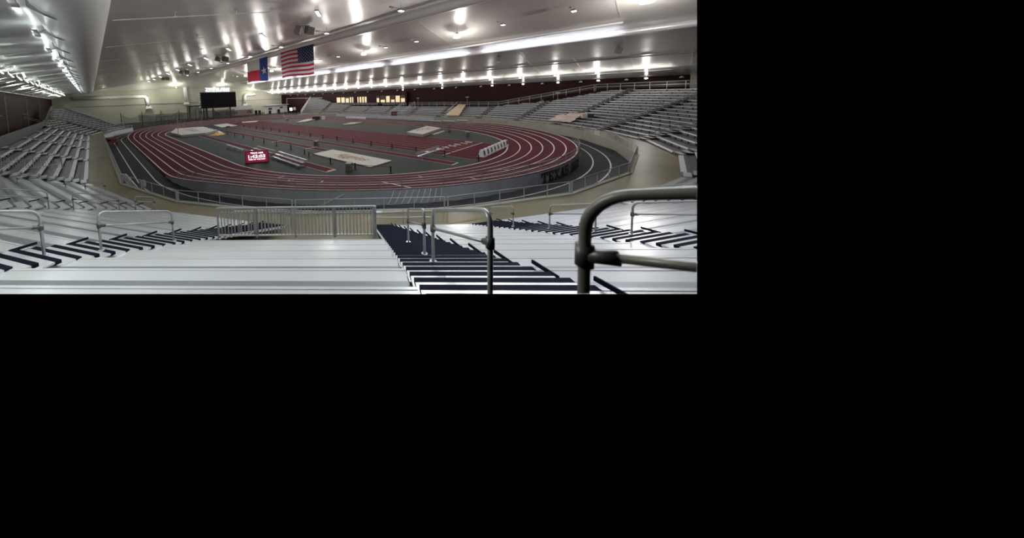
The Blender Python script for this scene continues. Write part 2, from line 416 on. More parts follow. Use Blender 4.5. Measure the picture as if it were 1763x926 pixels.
for y in (32.4, 41.8):
    b = MB(); b.face([(21.2, y, .02), (23.4, y, .02), (23.4, y+.16, .02), (21.2, y+.16, .02)]); b.build('board_line', 'white', rw)
rw = runway(25.5, 26.75, 13.55, 78, 'long maroon runway passing under the lone aluminium bench')
pt = thing('long_jump_pit', (21.5, 24, 0), 'cream covered long jump pit with tan script lettering', 'long jump pit')
b = MB(); b.prism([(19.78, 18.9), (23.15, 19.0), (23.25, 28.85), (19.85, 28.6)], -.02, .07); b.build('pit_cover', 'mat', pt)
b = MB()
for p, q in (((19.78, 18.9), (23.15, 19.0)), ((23.15, 19.0), (23.25, 28.85)), ((23.25, 28.85), (19.85, 28.6)), ((19.85, 28.6), (19.78, 18.9))):
    b.tube([(*p, .05), (*q, .05)], .05, 5)
b.build('pit_rim', 'pink', pt)
b = MB(); text_on(b, 'Aggies', (21.55, 23.6, .078), (0, -1, 0), (1, 0, 0), 1, width=5.2, height=2.1, shear=.4, bold=.02); b.build('lettering', 'tan', pt)

# ------------------------------------------------------------------ low maroon barrier rails on the infield
def lowrail(pts, label, h=.62):
    t = thing('low_barrier_rail', (*pts[0], 0), label, 'barrier rail')
    for x, y in pts:
        b = MB(); b.box((x, y, h/2), (.09, .09, h)); b.box((x, y, .02), (.3, .3, .04)); b.box((x, y, h-.03), (.11, .11, .1)); b.build('post', 'dark', t)
    for a, c in zip(pts, pts[1:]):
        b = MB(); b.tube([(*a, h-.1), (*c, h-.1)], .022, 5); b.build('top_strap', 'maroonpost', t)
lowrail([(19.54, 16.2), (18.31, 19.5), (18.23, 23.15), (18.75, 27.85), (19.3, 29.6), (19.95, 33.9)]+[(20.1+.02*i, 38.2+4.15*i) for i in range(9)], 'low maroon barrier rail on black posts curving past the long jump pit')
lowrail([(28.65, 12.4+3.68*i) for i in range(17)], 'low maroon barrier rail on black posts beside the sprint straight')

# ------------------------------------------------------------------ objects on the infield
for i in range(8):
    x, y = 30.95+1.1*i, 13.0+.06*i
    t = thing('lane_number_box', (x, y, 0), 'white lane marker box showing the black number %d' % (i+1), 'lane marker', 'lane marker boxes behind the start')
    b = MB()
    b.hexa([(x-.36, y-.30, 0), (x+.36, y-.30, 0), (x+.36, y+.30, 0), (x-.36, y+.30, 0), (x-.24, y-.15, .72), (x+.24, y-.15, .72), (x+.24, y+.15, .72), (x-.24, y+.15, .72)])
    b.build('body', 'plastic', t)
    b = MB(); b.box((x, y, .02), (.86, .72, .05)); b.build('base', 'plastic', t)
    d = Vector((-.35, -.94, 0)).normalized()
    b = MB(); text_on(b, str(i+1), (x, y-.245, .42), (1, 0, 0), (0, .21, .98), 1, width=.2 if i == 0 else .27, height=.42, bold=.03, extrude=.01); b.build('number', 'black', t)
def bench(pa, pb, label, h=.42, back=True, wd=.3):
    a, c = Vector((*pa, 0)), Vector((*pb, 0)); d = (c-a).normalized(); nrm = Vector((-d.y, d.x, 0)); rz = math.atan2(d.y, d.x); L = (c-a).length; m = (a+c)/2
    t = thing('team_bench', m, label, 'bench')
    b = MB(); b.box(m+Vector((0, 0, h)), (L, wd, .04), rz); b.build('seat', 'alu', t)
    if back: b = MB(); b.box(m+nrm*(wd*.75)+Vector((0, 0, h+.26)), (L, .03, .2), rz); b.build('backrest', 'riser', t)
    for f in (.12, .5, .88):
        q = a+(c-a)*f; b = MB(); b.tube([q-nrm*.22, q-nrm*.02+Vector((0, 0, h-.02))], .02, 6); b.tube([q+nrm*.3, q+nrm*.05+Vector((0, 0, h-.02))], .02, 6); b.tube([q-nrm*.28+Vector((0, 0, .02)), q+nrm*.34+Vector((0, 0, .02))], .022, 6)
        if back: b.tube([q+nrm*.1+Vector((0, 0, h-.03)), q+nrm*wd*.78+Vector((0, 0, h+.34))], .018, 6)
        b.build('leg_frame', 'tube', t)
bench((25.2, 17.2), (30.3, 17.5), 'single aluminium bench standing across the runway beside the sprint straight')
# small bleacher by the clock
t = thing('portable_bleacher', (15.3, 27, 0), 'small three-row aluminium portable bleacher behind the lit clock', 'bleacher')
a, c = Vector((15.3, 24.0, 0)), Vector((15.75, 30.5, 0)); d = (c-a).normalized(); nr = Vector((-d.y, d.x, 0)); rz = math.atan2(d.y, d.x)
for k, (o_, h) in enumerate(((.0, .28), (-.42, .5), (-.84, .72))):
    b = MB(); b.box((a+c)/2+nr*(o_+.3)*1+Vector((0, 0, h)), ((c-a).length, .24, .035), rz); b.build('seat_plank', 'alu', t)
    if k: b = MB(); b.box((a+c)/2+nr*(o_+.52)+Vector((0, 0, h-.24)), ((c-a).length, .2, .03), rz); b.build('foot_plank', 'alu_deck', t)
for f in (.03, .27, .5, .73, .97):
    q = a+(c-a)*f; b = MB(); b.tube([q+nr*.5+Vector((0, 0, .03)), q-nr*.62+Vector((0, 0, .03))], .022, 6); b.tube([q+nr*.45+Vector((0, 0, .05)), q-nr*.6+Vector((0, 0, .7))], .022, 6); b.tube([q-nr*.54+Vector((0, 0, .03)), q-nr*.54+Vector((0, 0, .7))], .022, 6); b.build('support_frame', 'dark', t)
t = thing('portable_bleacher', (15.6, 33.5, 0), 'tan-topped aluminium bleacher directly behind the right half of the lit clock', 'bleacher')
a, c = Vector((15.7, 31.2, 0)), Vector((15.75, 36.5, 0)); d = (c-a).normalized(); nr = Vector((-d.y, d.x, 0)); rz = math.atan2(d.y, d.x)
for k, (o_, h) in enumerate(((.3, .28), (-.12, .5), (-.54, .72))):
    b = MB(); b.box((a+c)/2+nr*o_+Vector((0, 0, h)), ((c-a).length, .24, .035), rz); b.build('seat_plank', 'wood' if k == 2 else 'alu', t)
for f in (.05, .5, .95):
    q = a+(c-a)*f; b = MB(); b.tube([q+nr*.45+Vector((0, 0, .05)), q-nr*.6+Vector((0, 0, .7))], .022, 6); b.tube([q-nr*.54+Vector((0, 0, .0)), q-nr*.54+Vector((0, 0, .7))], .022, 6); b.build('support_frame', 'tube', t)
bench((14.6, 37.2), (14.7, 43.5), 'low grey aluminium bench left of the lit clock beyond the inner lane', back=False)
# clock
a, c = Vector((12.25, 30.6, 0)), Vector((14.35, 29.25, 0)); d = (c-a).normalized(); nr = Vector((d.y, -d.x, 0)); m = (a+c)/2; rz = math.atan2(d.y, d.x); L = (c-a).length
t = thing('led_clock', m, 'lit maroon display clock reading 1:43:03 on the infield', 'clock')
b = MB(); b.box(m+Vector((0, 0, .69)), (L, .26, 1.36), rz); b.build('case', 'dark', t)
b = MB(); b.box(m+nr*.135+Vector((0, 0, .69)), (L-.14, .02, 1.22), rz); b.build('display_face', 'led', t)
for s_, z, wd, h in (('TEXAS A&M', 1.13, 1.35, .17), ('1:43:03', .75, 1.8, .36), ('TIME OF THE DAY', .42, 1.85, .15)):
    b = MB(); text_on(b, s_, m+nr*.150+Vector((0, 0, z)), d, (0, 0, 1), 1, width=wd, height=h, bold=.02); b.build('lit_text', 'ledt', t)
b = MB(); b.box(m+nr*.150+Vector((.05, 0, .24)), (1.8, .004, .10), rz); b.build('lit_strip', 'ledt', t)
for f in (.1, .9): b = MB(); b.box(a+(c-a)*f+Vector((0, 0, .03)), (.1, .6, .06), rz); b.build('foot', 'dark', t)
light('AREA', tuple(m+nr*.4+Vector((0, 0, .6))), 1.5, (1, .6, .7), .6, to=tuple(m+nr*3+Vector((0, 0, .3))), parent=t)
# equipment boxes
for (x, y, s_, h, l) in ((17.75, 19.75, .62, .68, 'squat grey-green equipment box nearest the near bend'), (24.0, 33.6, .62, .6, 'small dark equipment box between two runways'), (43.9, 20.7, .62, .62, 'dark box alone on the far infield right of the white mat')):
    t = thing('equipment_box', (x, y, 0), l, 'box')
    b = MB(); b.box((x, y, h/2), (s_, s_*.8, h), .5); b.build('body', 'box', t)
    b = MB(); b.box((x, y, h+.02), (s_+.05, s_*.8+.05, .05), .5); b.build('lid', 'boxtop', t)
    for sx in (-1, 1):
        b = MB(); b.box((x+sx*(s_/2+.02)*math.cos(.5), y+sx*(s_/2+.02)*math.sin(.5), h*.6), (.03, .2, .05), .5); b.build('handle', 'dark', t)
def landing_mat(poly, z, label, txt=None, tp=None, tu=None, tw=4, th=2, name='landing_mat'):
    cx = sum(p[0] for p in poly)/len(poly); cy = sum(p[1] for p in poly)/len(poly)
    t = thing(name, (cx, cy, 0), label, 'landing mat')
    b = MB(); b.prism(poly, 0, z*.8); b.build('base_block', 'matside', t)
    b = MB(); b.prism([(cx+(p[0]-cx)*1.0, cy+(p[1]-cy)*1.0) for p in poly], z*.8+.002, z); b.build('top_cover', 'mat', t)
    if txt:
        b = MB(); ux = Vector(tu); text_on(b, txt, (*tp, z+.01), ux, (-ux.y, ux.x, 0), 1, width=tw, height=th, bold=.04); b.build('lettering', 'matside', t)
    return t
mA = landing_mat([(12.9, 63.5), (17.2, 62.6), (20.6, 66.0), (20.8, 77.8), (15.2, 80.0), (12.4, 70.8)], .5, 'big cream pole vault landing mat at the far left of the infield', 'TEXAS A&M', (16.8, 72), (0, -1, 0), 8, 2.2)
t = thing('vault_box_cover', (18.6, 60.6, 0), 'yellow and white folded cover in front of the pole vault mat', 'cover')
b = MB(); b.hexa([(17.2, 61.4, 0), (18.3, 59.4, 0), (20.4, 60.2, 0), (19.4, 62.2, 0), (17.6, 61.2, .12), (18.6, 59.9, .25), (19.6, 60.5, .3), (19.0, 61.6, .3)]); b.build('cover_sheet', 'yellow', t)
b = MB(); b.hexa([(18.6, 61.9, 0), (19.4, 61.0, 0), (20.6, 61.7, 0), (19.9, 62.6, 0), (18.9, 61.8, .5), (19.2, 61.4, .75), (19.6, 61.6, .7), (19.4, 62.0, .5)]); b.build('white_flap', 'plastic', t)
for x, y, l in ((12.9, 66.0, 'thin dark vault upright on the left side of the pole vault mat'), (20.9, 79.0, 'pale vault upright at the rear corner of the pole vault mat')):
    t = thing('vault_upright', (x, y, 0), l, 'upright'); b = MB(); b.tube([(x, y, 0), (x, y, 3.6)], .05, 6); b.build('mast', 'shade', t); b = MB(); b.box((x, y, .06), (.9, .5, .1)); b.build('base', 'shade', t); b = MB(); b.tube([(x, y, 3.2), (x+.4, y, 3.2)], .03, 6); b.build('crossbar_arm', 'shade', t)
landing_mat([(24.6, 75.4), (28.8, 75.9), (29.6, 86.3), (25.4, 84.6)], .12, 'flat cream mat between two runways behind the pole vault mat')
t = thing('starter_box', (25.9, 76.2, 0), 'little black box lying on the flat cream mat edge', 'box'); b = MB(); b.box((25.9, 74.7, .15), (.9, .5, .3), .3); b.build('body', 'dark', t)
landing_mat([(33.3, 83.5), (37.0, 82.5), (39.6, 86.4), (34.4, 87.0)], .1, 'pink-white flat mat at the far end of the sprint straight')
landing_mat([(41.5, 67.0), (44.0, 66.3), (51.3, 71.0), (49.4, 73.2)], .3, 'long low white mat near the far right bend')
landing_mat([(44.0, 50.7), (46.6, 49.4), (50.3, 50.4), (48.2, 52.3)], .28, 'small grey mat on the far infield beside the right straight')
mB = landing_mat([(39.85, 29.3), (38.95, 25.6), (47.4, 27.3), (49.2, 31.3)], .5, 'white high jump landing mat with dark initials on top', 'ATM', (44.0, 28.9), (.985, -.17, 0), 4.0, 1.5)
t = thing('mat_runoff', (45, 26, 0), 'thin peach strip of mat along the near side of the white high jump mat', 'mat'); b = MB(); b.prism([(42.0, 25.4), (46.8, 26.2), (47.0, 26.6), (42.2, 25.9)], 0, .1); b.build('strip', 'peach', t)
for i, (x, y) in enumerate(((46.1, 25.1), (47.4, 25.6), (49.8, 31.2), (48.7, 31.9))):
    t = thing('high_jump_standard', (x, y, 0), 'dark high jump standard, %s around the right end of the white mat' % ORD[i], 'high jump standard', 'high jump standards')
    b = MB(); b.tube([(x, y, 0), (x, y, 1.0)], .035, 6); b.build('upright', 'dark', t); b = MB(); b.box((x, y, .04), (.4, .3, .07)); b.build('base', 'dark', t)
# white tables by the right rail
for i, (y, L) in enumerate(((34.6, 2.9), (31.4, 2.7), (28.4, 2.1))):
    t = thing('white_table', (57.7, y, 0), 'white folding table along the right straight, %s from the scoreboard end' % ORD[i], 'table', 'white tables by the right rail')
    z0 = bank(57.4, y)
    b = MB(); b.box((57.8, y, z0+.62), (.7, L, .05)); b.build('tabletop', 'plastic', t)
    for sx in (-.25, .25):
        for sy in (-.42, .42): b = MB(); b.tube([(57.8+sx, y+sy*L, z0), (57.8+sx, y+sy*L, z0+.6)], .03, 6); b.build('leg', 'tube', t)
    b = MB(); b.box((57.8, y, z0+.35), (.5, L*.9, .05)); b.build('lower_shelf', 'shade', t)
t = thing('sign_box', (51.8, 69.3, 0), 'black case with white round-marked sign at the far right bend', 'sign')
b = MB(); b.box((50.6, 70.4, .55), (2.3, .6, .9), -.5); b.build('case', 'dark', t); b = MB(); b.box((52.0, 68.6, .6), (.95, .1, 1.1), -.75); b.build('panel', 'plastic', t)
b = MB(); text_on(b, 'O', (51.95, 68.52, .6), (.73, -.68, 0), (0, 0, 1), 1, width=.5, height=.55); b.build('ring_mark', 'banner', t)
t = thing('flag_stand', (45.2, 79, 0), 'tiny dark-based pole leaning on the far track bend', 'stand'); b = MB(); b.tube([(45.4, 78.5, .0), (44.6, 79.4, 2.0)], .05, 6); b.build('pole', 'plastic', t); b = MB(); b.box((45.4, 78.5, .12), (.5, .5, .24)); b.build('base', 'dark', t)
# orange machine on the left floor
t = thing('orange_cart', (2.2, 62, 0), 'orange and black wheeled cart parked on the black floor at the left', 'cart')
b = MB(); b.box((2.2, 62.5, .75), (1.3, 3.4, .3), .1); b.box((2.1, 64.2, 1.05), (1.2, .4, .5), .1); b.build('bed', 'orange', t)
b = MB(); b.tube([(1.6, 61, .9), (1.6, 60.6, 1.5), (2.8, 60.6, 1.5), (2.8, 61, .9)], .05, 6); b.tube([(2.2, 60.9, .7), (2.4, 59.4, .4)], .05, 6); b.build('handle', 'orange', t)
for sx, sy in ((-.6, -1.2), (.6, -1.2), (-.6, 1.2), (.6, 1.2)):
    b = MB(); x, y = 2.2+sx, 62.5+sy; b.tube([(x-.1, y, .3), (x+.1, y, .3)], .3, 12); b.build('wheel', 'dark', t)
b = MB(); b.box((2.1, 62.4, 1.05), (.9, 1.5, .35), .3); b.box((2.4, 61.4, .95), (.7, .6, .3), .2); b.build('load', 'dark', t)
t = thing('folding_board', (1.7, 30.6, 0), 'white folded panel leaning against the near left fence corner', 'panel')
b = MB(); b.hexa([(1.9, 30.0, -.05), (2.45, 29.2, -.05), (2.5, 29.25, -.05), (1.95, 30.1, -.05), (1.4, 30.6, 1.15), (1.75, 30.1, 1.15), (1.8, 30.15, 1.15), (1.45, 30.65, 1.15)]); b.build('board', 'plastic', t)
b = MB(); b.tube([(1.5, 30.5, .9), (2.3, 29.3, .2)], .03, 5); b.build('brace', 'tube', t)
t = thing('grey_barrel', (2.75, 29.0, 0), 'small grey barrel beside the white leaning panel', 'barrel'); b = MB(); b.lathe((2.75, 29.0, -.05), [(.2, 0), (.24, .12), (.25, .3), (.24, .5), (.2, .6)], 12); b.build('body', 'matside', t, smooth=True); b = MB(); b.lathe((2.75, 29.0, .55), [(.21, 0), (.21, .04), (.05, .06)], 12); b.build('lid', 'shade', t)

# ------------------------------------------------------------------ concourse slab, wall face and fence
def corner(a, R, c): return Vector((c.x-R*math.cos(R_(a)), c.y-R*math.sin(R_(a))))
FR = 30.1; ZC = 1.0
nearc = [corner(8.3+15*k-(.5 if k == 5 else 0), FR, CN) for k in range(6)]+[corner(97.5+15*k, FR, CN) for k in range(6)]
farR = [CF+Vector((FR*math.cos(R_(a)), FR*math.sin(R_(a)))) for a in (7.5, 22.5, 37.5)]
farL = [CF+Vector((-FR*math.cos(R_(a)), FR*math.sin(R_(a)))) for a in (37.5, 22.5, 7.5)]
fence_line = farL+nearc+farR
outer = [Vector((XL, 100)), Vector((XL, -14)), Vector((XR, -14)), Vector((XR, 100))]
b = MB()
inn = fence_line
def outpt(p):
    c = CN if p.y < CN.y else (CF if p.y > CF.y else Vector((CN.x, p.y)))
    d = (p-c).normalized(); return p+d*26
for a_, c_ in zip(inn, inn[1:]):
    oa, oc = outpt(a_), outpt(c_)
    b.face([(a_.x, a_.y, ZC), (c_.x, c_.y, ZC), (oc.x, oc.y, ZC), (oa.x, oa.y, ZC)][::-1])
o = b.build('floor', 'conc'); struct(o); o['label'] = 'stained tan concrete concourse between fence and seating'
b = MB()
for a_, c_ in zip(inn, inn[1:]): b.face([(a_.x, a_.y, -.06), (c_.x, c_.y, -.06), (c_.x, c_.y, ZC), (a_.x, a_.y, ZC)])
o = b.build('wall_concourse', 'concw'); struct(o); o['label'] = 'beige retaining wall face under the concourse fence'
b = MB()
for a_, c_ in zip(inn, inn[1:]):
    d = (c_-a_).normalized(); n_ = Vector((-d.y, d.x)); 
    if (a_+n_-Vector((31.19, 50))).length > (a_-Vector((31.19, 50))).length: n_ = -n_
    e = [a_, c_, c_-n_*.22, a_-n_*.22]; b.prism([tuple(q) for q in (a_+n_*.03, c_+n_*.03, c_-n_*.2, a_-n_*.2)], ZC-.02, ZC+.05)
o = b.build('trim_3', 'concw'); struct(o); o['label'] = 'pale curb along the concourse edge'
def fence_panel(p, q, label, detail=True, solid=None):
    d = q-p; L = d.length; d = d/L; n_ = Vector((-d.y, d.x)); cc = Vector((31.19, 50))
    if (p+n_-cc).length > (p-cc).length: n_ = -n_
    p = p-n_*.06+d*.08; q = q-n_*.06-d*.08; L = (q-p).length
    t = thing('guard_fence', (*p, ZC), label, 'fence', 'grey guard fence panels around the track')
    H0 = .72
    b = MB(); b.tube([(*p, ZC+H0), (*q, ZC+H0)], .026, 6); b.build('top_rail', 'rail', t)
    b = MB(); b.tube([(*p, ZC+.1), (*q, ZC+.1)], .014, 5); b.build('bottom_rail', 'rail', t)
    k = max(1, round(L/1.45))
    for i in range(k+1):
        r = p+d*(L*i/k); b = MB(); b.tube([(*r, ZC), (*r, ZC+H0)], .045 if i in (0, k) else .024, 6); b.build('post', 'rail', t)
    if detail:
        b = MB()
        for j in range(7): z = ZC+.16+j*.075; b.tube([(*p, z), (*q, z)], .004, 3)
        b.build('wire_infill', 'wire', t)
    if solid:
        b = MB(); r0, r1 = p+n_*.16, q+n_*.16; b.hexa([(*r0, .15), (*r1, .15), (*(r1+n_*.05), .15), (*(r0+n_*.05), .15), (*r0, solid), (*r1, solid), (*(r1+n_*.05), solid), (*(r0+n_*.05), solid)]); b.build('padding', 'lav', t, 'lavender-grey padding panel')
names = ['far left bend, panel nearest its gap end', 'far left bend, middle panel', 'left straight']
for i, (p, q) in enumerate(zip(fence_line, fence_line[1:])):
    d = (q-p).length
    if d > 15:
        k = 5; side = 'left' if p.x < 20 else 'right'
        for j in range(k):
            a_, c_ = p+(q-p)*j/k, p+(q-p)*(j+1)/k
            nn = (j if side == 'right' else k-1-j)
            fence_panel(a_, c_, 'grey guard fence on the %s straight, %s panel from the camera end' % (side, ORD[nn]), True, 1.0 if (side == 'right' and j >= 1) else None)
    else:
        if i < 3: l = 'grey guard fence on the far left bend, %s panel from the straight' % ORD[2-i]
        elif i < 14: l = 'grey guard fence on the near bend, %s panel from the left straight' % ORD[i-3]
        else: l = 'grey guard fence on the far right bend, %s panel from the straight' % ORD[i-14]
        fence_panel(p, q, l, True, 1.05 if i in (0, 1) else None)

# ------------------------------------------------------------------ bleachers
CB = Vector((31.72, 30.98)); CBF = Vector((31.72, 69.3)); AP = 31.72; RUN = .83; RISE = .337; Z0 = 1.15
XMIN, XMAX = -6.7, 69.2
FAC = []   # (angle, centre, apothem extra)
for k in range(13): FAC.append((15*k, CB, .6 if k == 0 else 0))
def line_int(p1, d1, p2, d2):
    den = d1.x*d2.y-d1.y*d2.x; t = ((p2.x-p1.x)*d2.y-(p2.y-p1.y)*d2.x)/den; return p1+d1*t
def fn(a): return Vector((-math.cos(R_(a)), -math.sin(R_(a))))
def ft(a): return Vector((math.sin(R_(a)), -math.cos(R_(a))))
# all facets around the horseshoe, from far left end to far right end (angle < 0 = far left)
ALL = [(-30, CBF, .6), (-15, CBF, .6)]+FAC+[(195, CBF, 0), (210, CBF, 0)]
FIDX = {f[0]: i for i, f in enumerate(ALL)}
def fpt(f, t, ap): a, c, e = f; return c+fn(a)*(ap+e)+ft(a)*t
def mitre_t(i, side, ap):            # t of the mitre with the previous (-1) or next (+1) facet
    f = ALL[i]; j = i+side
    if j < 0 or j >= len(ALL): return math.tan(R_(7.5))*ap*side
    g = ALL[j]
    p = line_int(f[1]+fn(f[0])*(ap+f[2]), ft(f[0]), g[1]+fn(g[0])*(ap+g[2]), ft(g[0]))
    return (p-f[1]).dot(ft(f[0]))
def clipx(f, ta, tb, ap):
    # keep part with XMIN<x<XMAX
    pa, pb = fpt(f, ta, ap), fpt(f, tb, ap)
    if abs(pa.x-pb.x) < 1e-6: return (ta, tb) if XMIN < pa.x < XMAX else None
    lo, hi = ta, tb
    for X, sgn in ((XMIN, 1), (XMAX, -1)):
        g = lambda t: (fpt(f, t, ap).x-X)*sgn
        ga, gb = g(lo), g(hi)
        if ga < 0 and gb < 0: return None
        if ga < 0: lo = lo+(hi-lo)*(-ga)/(gb-ga)
        elif gb < 0: hi = lo+(hi-lo)*ga/(ga-gb)
    return (lo, hi) if hi-lo > .4 else None
def slabq(mb, f, t0a, t1a, t0b, t1b, a0, a1, z0, z1, mt=None):   # front edge a0 (t0a..t1a), back edge a1
    p = [fpt(f, t0a, a0), fpt(f, t1a, a0), fpt(f, t1b, a1), fpt(f, t0b, a1)]
    mb.hexa([(*q, z0) for q in p]+[(*q, z1) for q in p], mt)
AISLE = 1.25
def bleacher(i, rows, tl, tr, label, near=False, r0=0):
    """tl, tr: functions ap -> t limits"""
    f = ALL[i]; apm = AP+RUN*(r0+.5)
    tm = (tl(apm)+tr(apm))/2; base = fpt(f, tm, AP+RUN*r0)
    root = thing('bleacher_section', (*base, ZC), label, 'bleacher', 'aluminium bleacher sections around the track')
    n = 0
    for r in range(r0, rows):
        a0 = AP+RUN*r; z = Z0+RISE*r
        c = clipx(f, tl(a0), tr(a0), a0+RUN*.5)
        if not c: continue
        lo, hi = c
        dl = (tl(a0+RUN)-tl(a0)) if abs(lo-tl(a0)) < 1e-6 else 0; dr = (tr(a0+RUN)-tr(a0)) if abs(hi-tr(a0)) < 1e-6 else 0
        L = lambda s: lo+dl*s/RUN; Rr = lambda s: hi+dr*s/RUN
        # seat plank with raised ribs
        b = MB()
        slabq(b, f, L(0), Rr(0), L(.27), Rr(.27), a0, a0+.27, z-.045, z)
        if near:
            slabq(b, f, L(.0)+.01, Rr(.0)-.01, L(.04)+.01, Rr(.04)-.01, a0, a0+.04, z, z+.006)
            slabq(b, f, L(.23)+.01, Rr(.23)-.01, L(.27)+.01, Rr(.27)-.01, a0+.235, a0+.27, z, z+.006)
        # brackets
        k = max(2, int((hi-lo)/1.5))
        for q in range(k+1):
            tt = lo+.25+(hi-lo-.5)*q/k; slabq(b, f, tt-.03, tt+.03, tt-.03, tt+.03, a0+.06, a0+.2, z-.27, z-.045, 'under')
        if b.ms: b.mi = [0 if m_ == 0 and len(b.ms) == 0 else m_ for m_ in b.mi]
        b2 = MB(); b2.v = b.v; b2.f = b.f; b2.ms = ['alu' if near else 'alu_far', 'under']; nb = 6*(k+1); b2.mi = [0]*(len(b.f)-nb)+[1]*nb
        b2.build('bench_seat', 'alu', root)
        # deck behind the seat and riser up to the next row
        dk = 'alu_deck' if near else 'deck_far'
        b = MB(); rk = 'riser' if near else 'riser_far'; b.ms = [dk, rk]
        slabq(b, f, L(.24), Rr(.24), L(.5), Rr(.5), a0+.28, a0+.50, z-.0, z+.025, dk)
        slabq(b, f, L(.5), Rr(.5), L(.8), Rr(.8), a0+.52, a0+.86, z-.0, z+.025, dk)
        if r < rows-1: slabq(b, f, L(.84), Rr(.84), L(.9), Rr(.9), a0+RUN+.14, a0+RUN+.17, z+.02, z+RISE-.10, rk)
        if r < rows-1: slabq(b, f, L(.8), Rr(.8), L(.9), Rr(.9), a0+RUN-.02, a0+RUN+.2, z-.0, z+.02, 'under')  # near-black strip under the next seat, shade put into its colour
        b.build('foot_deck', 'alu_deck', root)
        n += 1
    # front fascia
    b = MB(); a0 = AP+RUN*r0; slabq(b, f, tl(a0), tr(a0), tl(a0), tr(a0), a0+.14, a0+.17, ZC if r0 == 0 else Z0+RISE*r0-.5, Z0+RISE*r0-.045); b.build('front_fascia', 'riser', root)
    return root
def aisle(i, rows, tl, tr, label, sub=3, r0=0, chev=False, extra=0):
    f = ALL[i]; base = fpt(f, (tl(AP)+tr(AP))/2, AP+RUN*r0)
    root = thing('aisle_stairs', (*base, ZC), label, 'stairs', 'bleacher aisle stairs')
    nrm = []
    for s in range(sub*r0, sub*rows+extra):
        a0 = AP+RUN*s/sub; z = Z0+RISE*s/sub-.06+RISE/sub*.8
        ln = RUN/sub
        c = clipx(f, tl(a0), tr(a0), a0+ln)
        if not c: continue
        lo, hi = c
        b = MB(); b.ms = ['tread', 'nosing']
        slabq(b, f, lo, hi, lo, hi, a0, a0+.08, z-.055, z, 'nosing' if sub == 3 else 'deck_far')
        slabq(b, f, lo, hi, lo, hi, a0+.081, a0+ln+.02, z-.03, z, 'tread')
        b.build('stair_tread', 'tread', root)
        if chev and s % sub == 0:
            e = hi if chev > 0 else lo
            b = MB(); slabq(b, f, e, e+.02*chev, e+.1*chev, e+.12*chev, a0-.02, a0+.30, z+.03, z+.075); b.build('end_plate', 'nosing', root)
    return root
def isl(i, side):   # does this facet hold the aisle on that side? aisles lie on the side facing facet 45 (index of 45)
    c = FIDX[45]
    return (i < c and side > 0) or (i > c and side < 0)
NR = {a: 16 for a in range(-30, 211, 15)}
NR[0] = 7; NR[180] = 7; NR[45] = 14; NR[30] = 14; NR[15] = 10; NR[60] = 14; NR[75] = 15; NR[90] = 15
pos_name = {-30: 'far left bend, end block', -15: 'far left bend, block next to the left straight', 0: 'left straight', 15: 'near left corner, third block from the centre aisle', 30: 'near left, block between the two left aisles',
            60: 'near right, block between the two right aisles', 75: 'near right, third block from the centre aisle', 90: 'right end, block above the tan concourse bay', 105: 'right bend, first block right of the concourse bay',
            120: 'right bend, block left of the glazed booth', 135: 'right bend, middle block', 150: 'right bend, block with the peach tarpaulin', 165: 'right bend, lowest stepped block beside the straight', 180: 'right straight', 195: 'far right bend, block next to the straight', 210: 'far right bend, steep end block'}
for i, f in enumerate(ALL):
    a = f[0]
    if a == 45: continue
    tl0 = lambda ap, i=i: mitre_t(i, -1, ap)+(AISLE if isl(i, -1) else 0)
    tr0 = lambda ap, i=i: mitre_t(i, 1, ap)-(AISLE if isl(i, 1) else 0)
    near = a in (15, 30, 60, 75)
    if a in (0, 180):
        # the long straights: several sections with narrow aisles between
        ta, tb = tl0(AP), tr0(AP); n = 4 if a == 0 else 5; w_ = (tb-ta)/n; gap = .55
        for k in range(n):
            lo = (lambda ap, k=k: tl0(ap) if k == 0 else ta+w_*k+gap); hi = (lambda ap, k=k, n=n: tr0(ap) if k == n-1 else ta+w_*(k+1)-gap)
            if a == 0: nm = ORD[n-1-k]
            else: nm = ORD[k]
            bleacher(i, NR[a], lo, hi, 'low aluminium bleacher on the %s, %s section from the camera end' % (pos_name[a], nm))
            if k < n-1:
                aisle(i, NR[a], lambda ap, k=k: ta+w_*(k+1)-gap, lambda ap, k=k: ta+w_*(k+1)+gap, 'narrow aisle stairs on the %s, %s from the camera end' % (pos_name[a], ORD[n-2-k] if a == 0 else ORD[k]), 2)
    else:
        bleacher(i, NR[a], tl0, tr0, 'aluminium bleacher, %s' % pos_name[a], near)
    for side in (-1, 1):
        if isl(i, side) and 0 <= i+side < len(ALL):
            if side > 0: t0 = lambda ap, i=i: mitre_t(i, 1, ap)-AISLE; t1 = lambda ap, i=i: mitre_t(i, 1, ap)
            else: t0 = lambda ap, i=i: mitre_t(i, -1, ap); t1 = lambda ap, i=i: mitre_t(i, -1, ap)+AISLE
            aisle(i, min(NR[a], NR[ALL[i+side][0]]) if a in (0, 180) else NR[a], t0, t1, 'aisle stairs at the %s' % pos_name[a], 3 if a in (30, 60) else 2, chev=(-1 if side > 0 else 1) if near else False)
# centre facet (45 degrees): left block starts above the entry pit, right block runs to the concourse
i45 = FIDX[45]; f45 = ALL[i45]
bleacher(i45, 18, lambda ap: mitre_t(i45, -1, ap)-.35, lambda ap: -.16+.012*(ap-AP), 'wide foreground aluminium bleacher left of the centre aisle, above the railed entry pit', True, r0=7)
bleacher(i45, 18, lambda ap: .62+.098*(ap-AP), lambda ap: mitre_t(i45, 1, ap)+.5, 'wide aluminium bleacher in the foreground right of the centre aisle', True)
aisle(i45, 18, lambda ap: -.15+.012*(ap-AP), lambda ap: .60+.098*(ap-AP), 'dark-nosed centre aisle stairs descending from the foreground to the concourse', 3, chev=1)
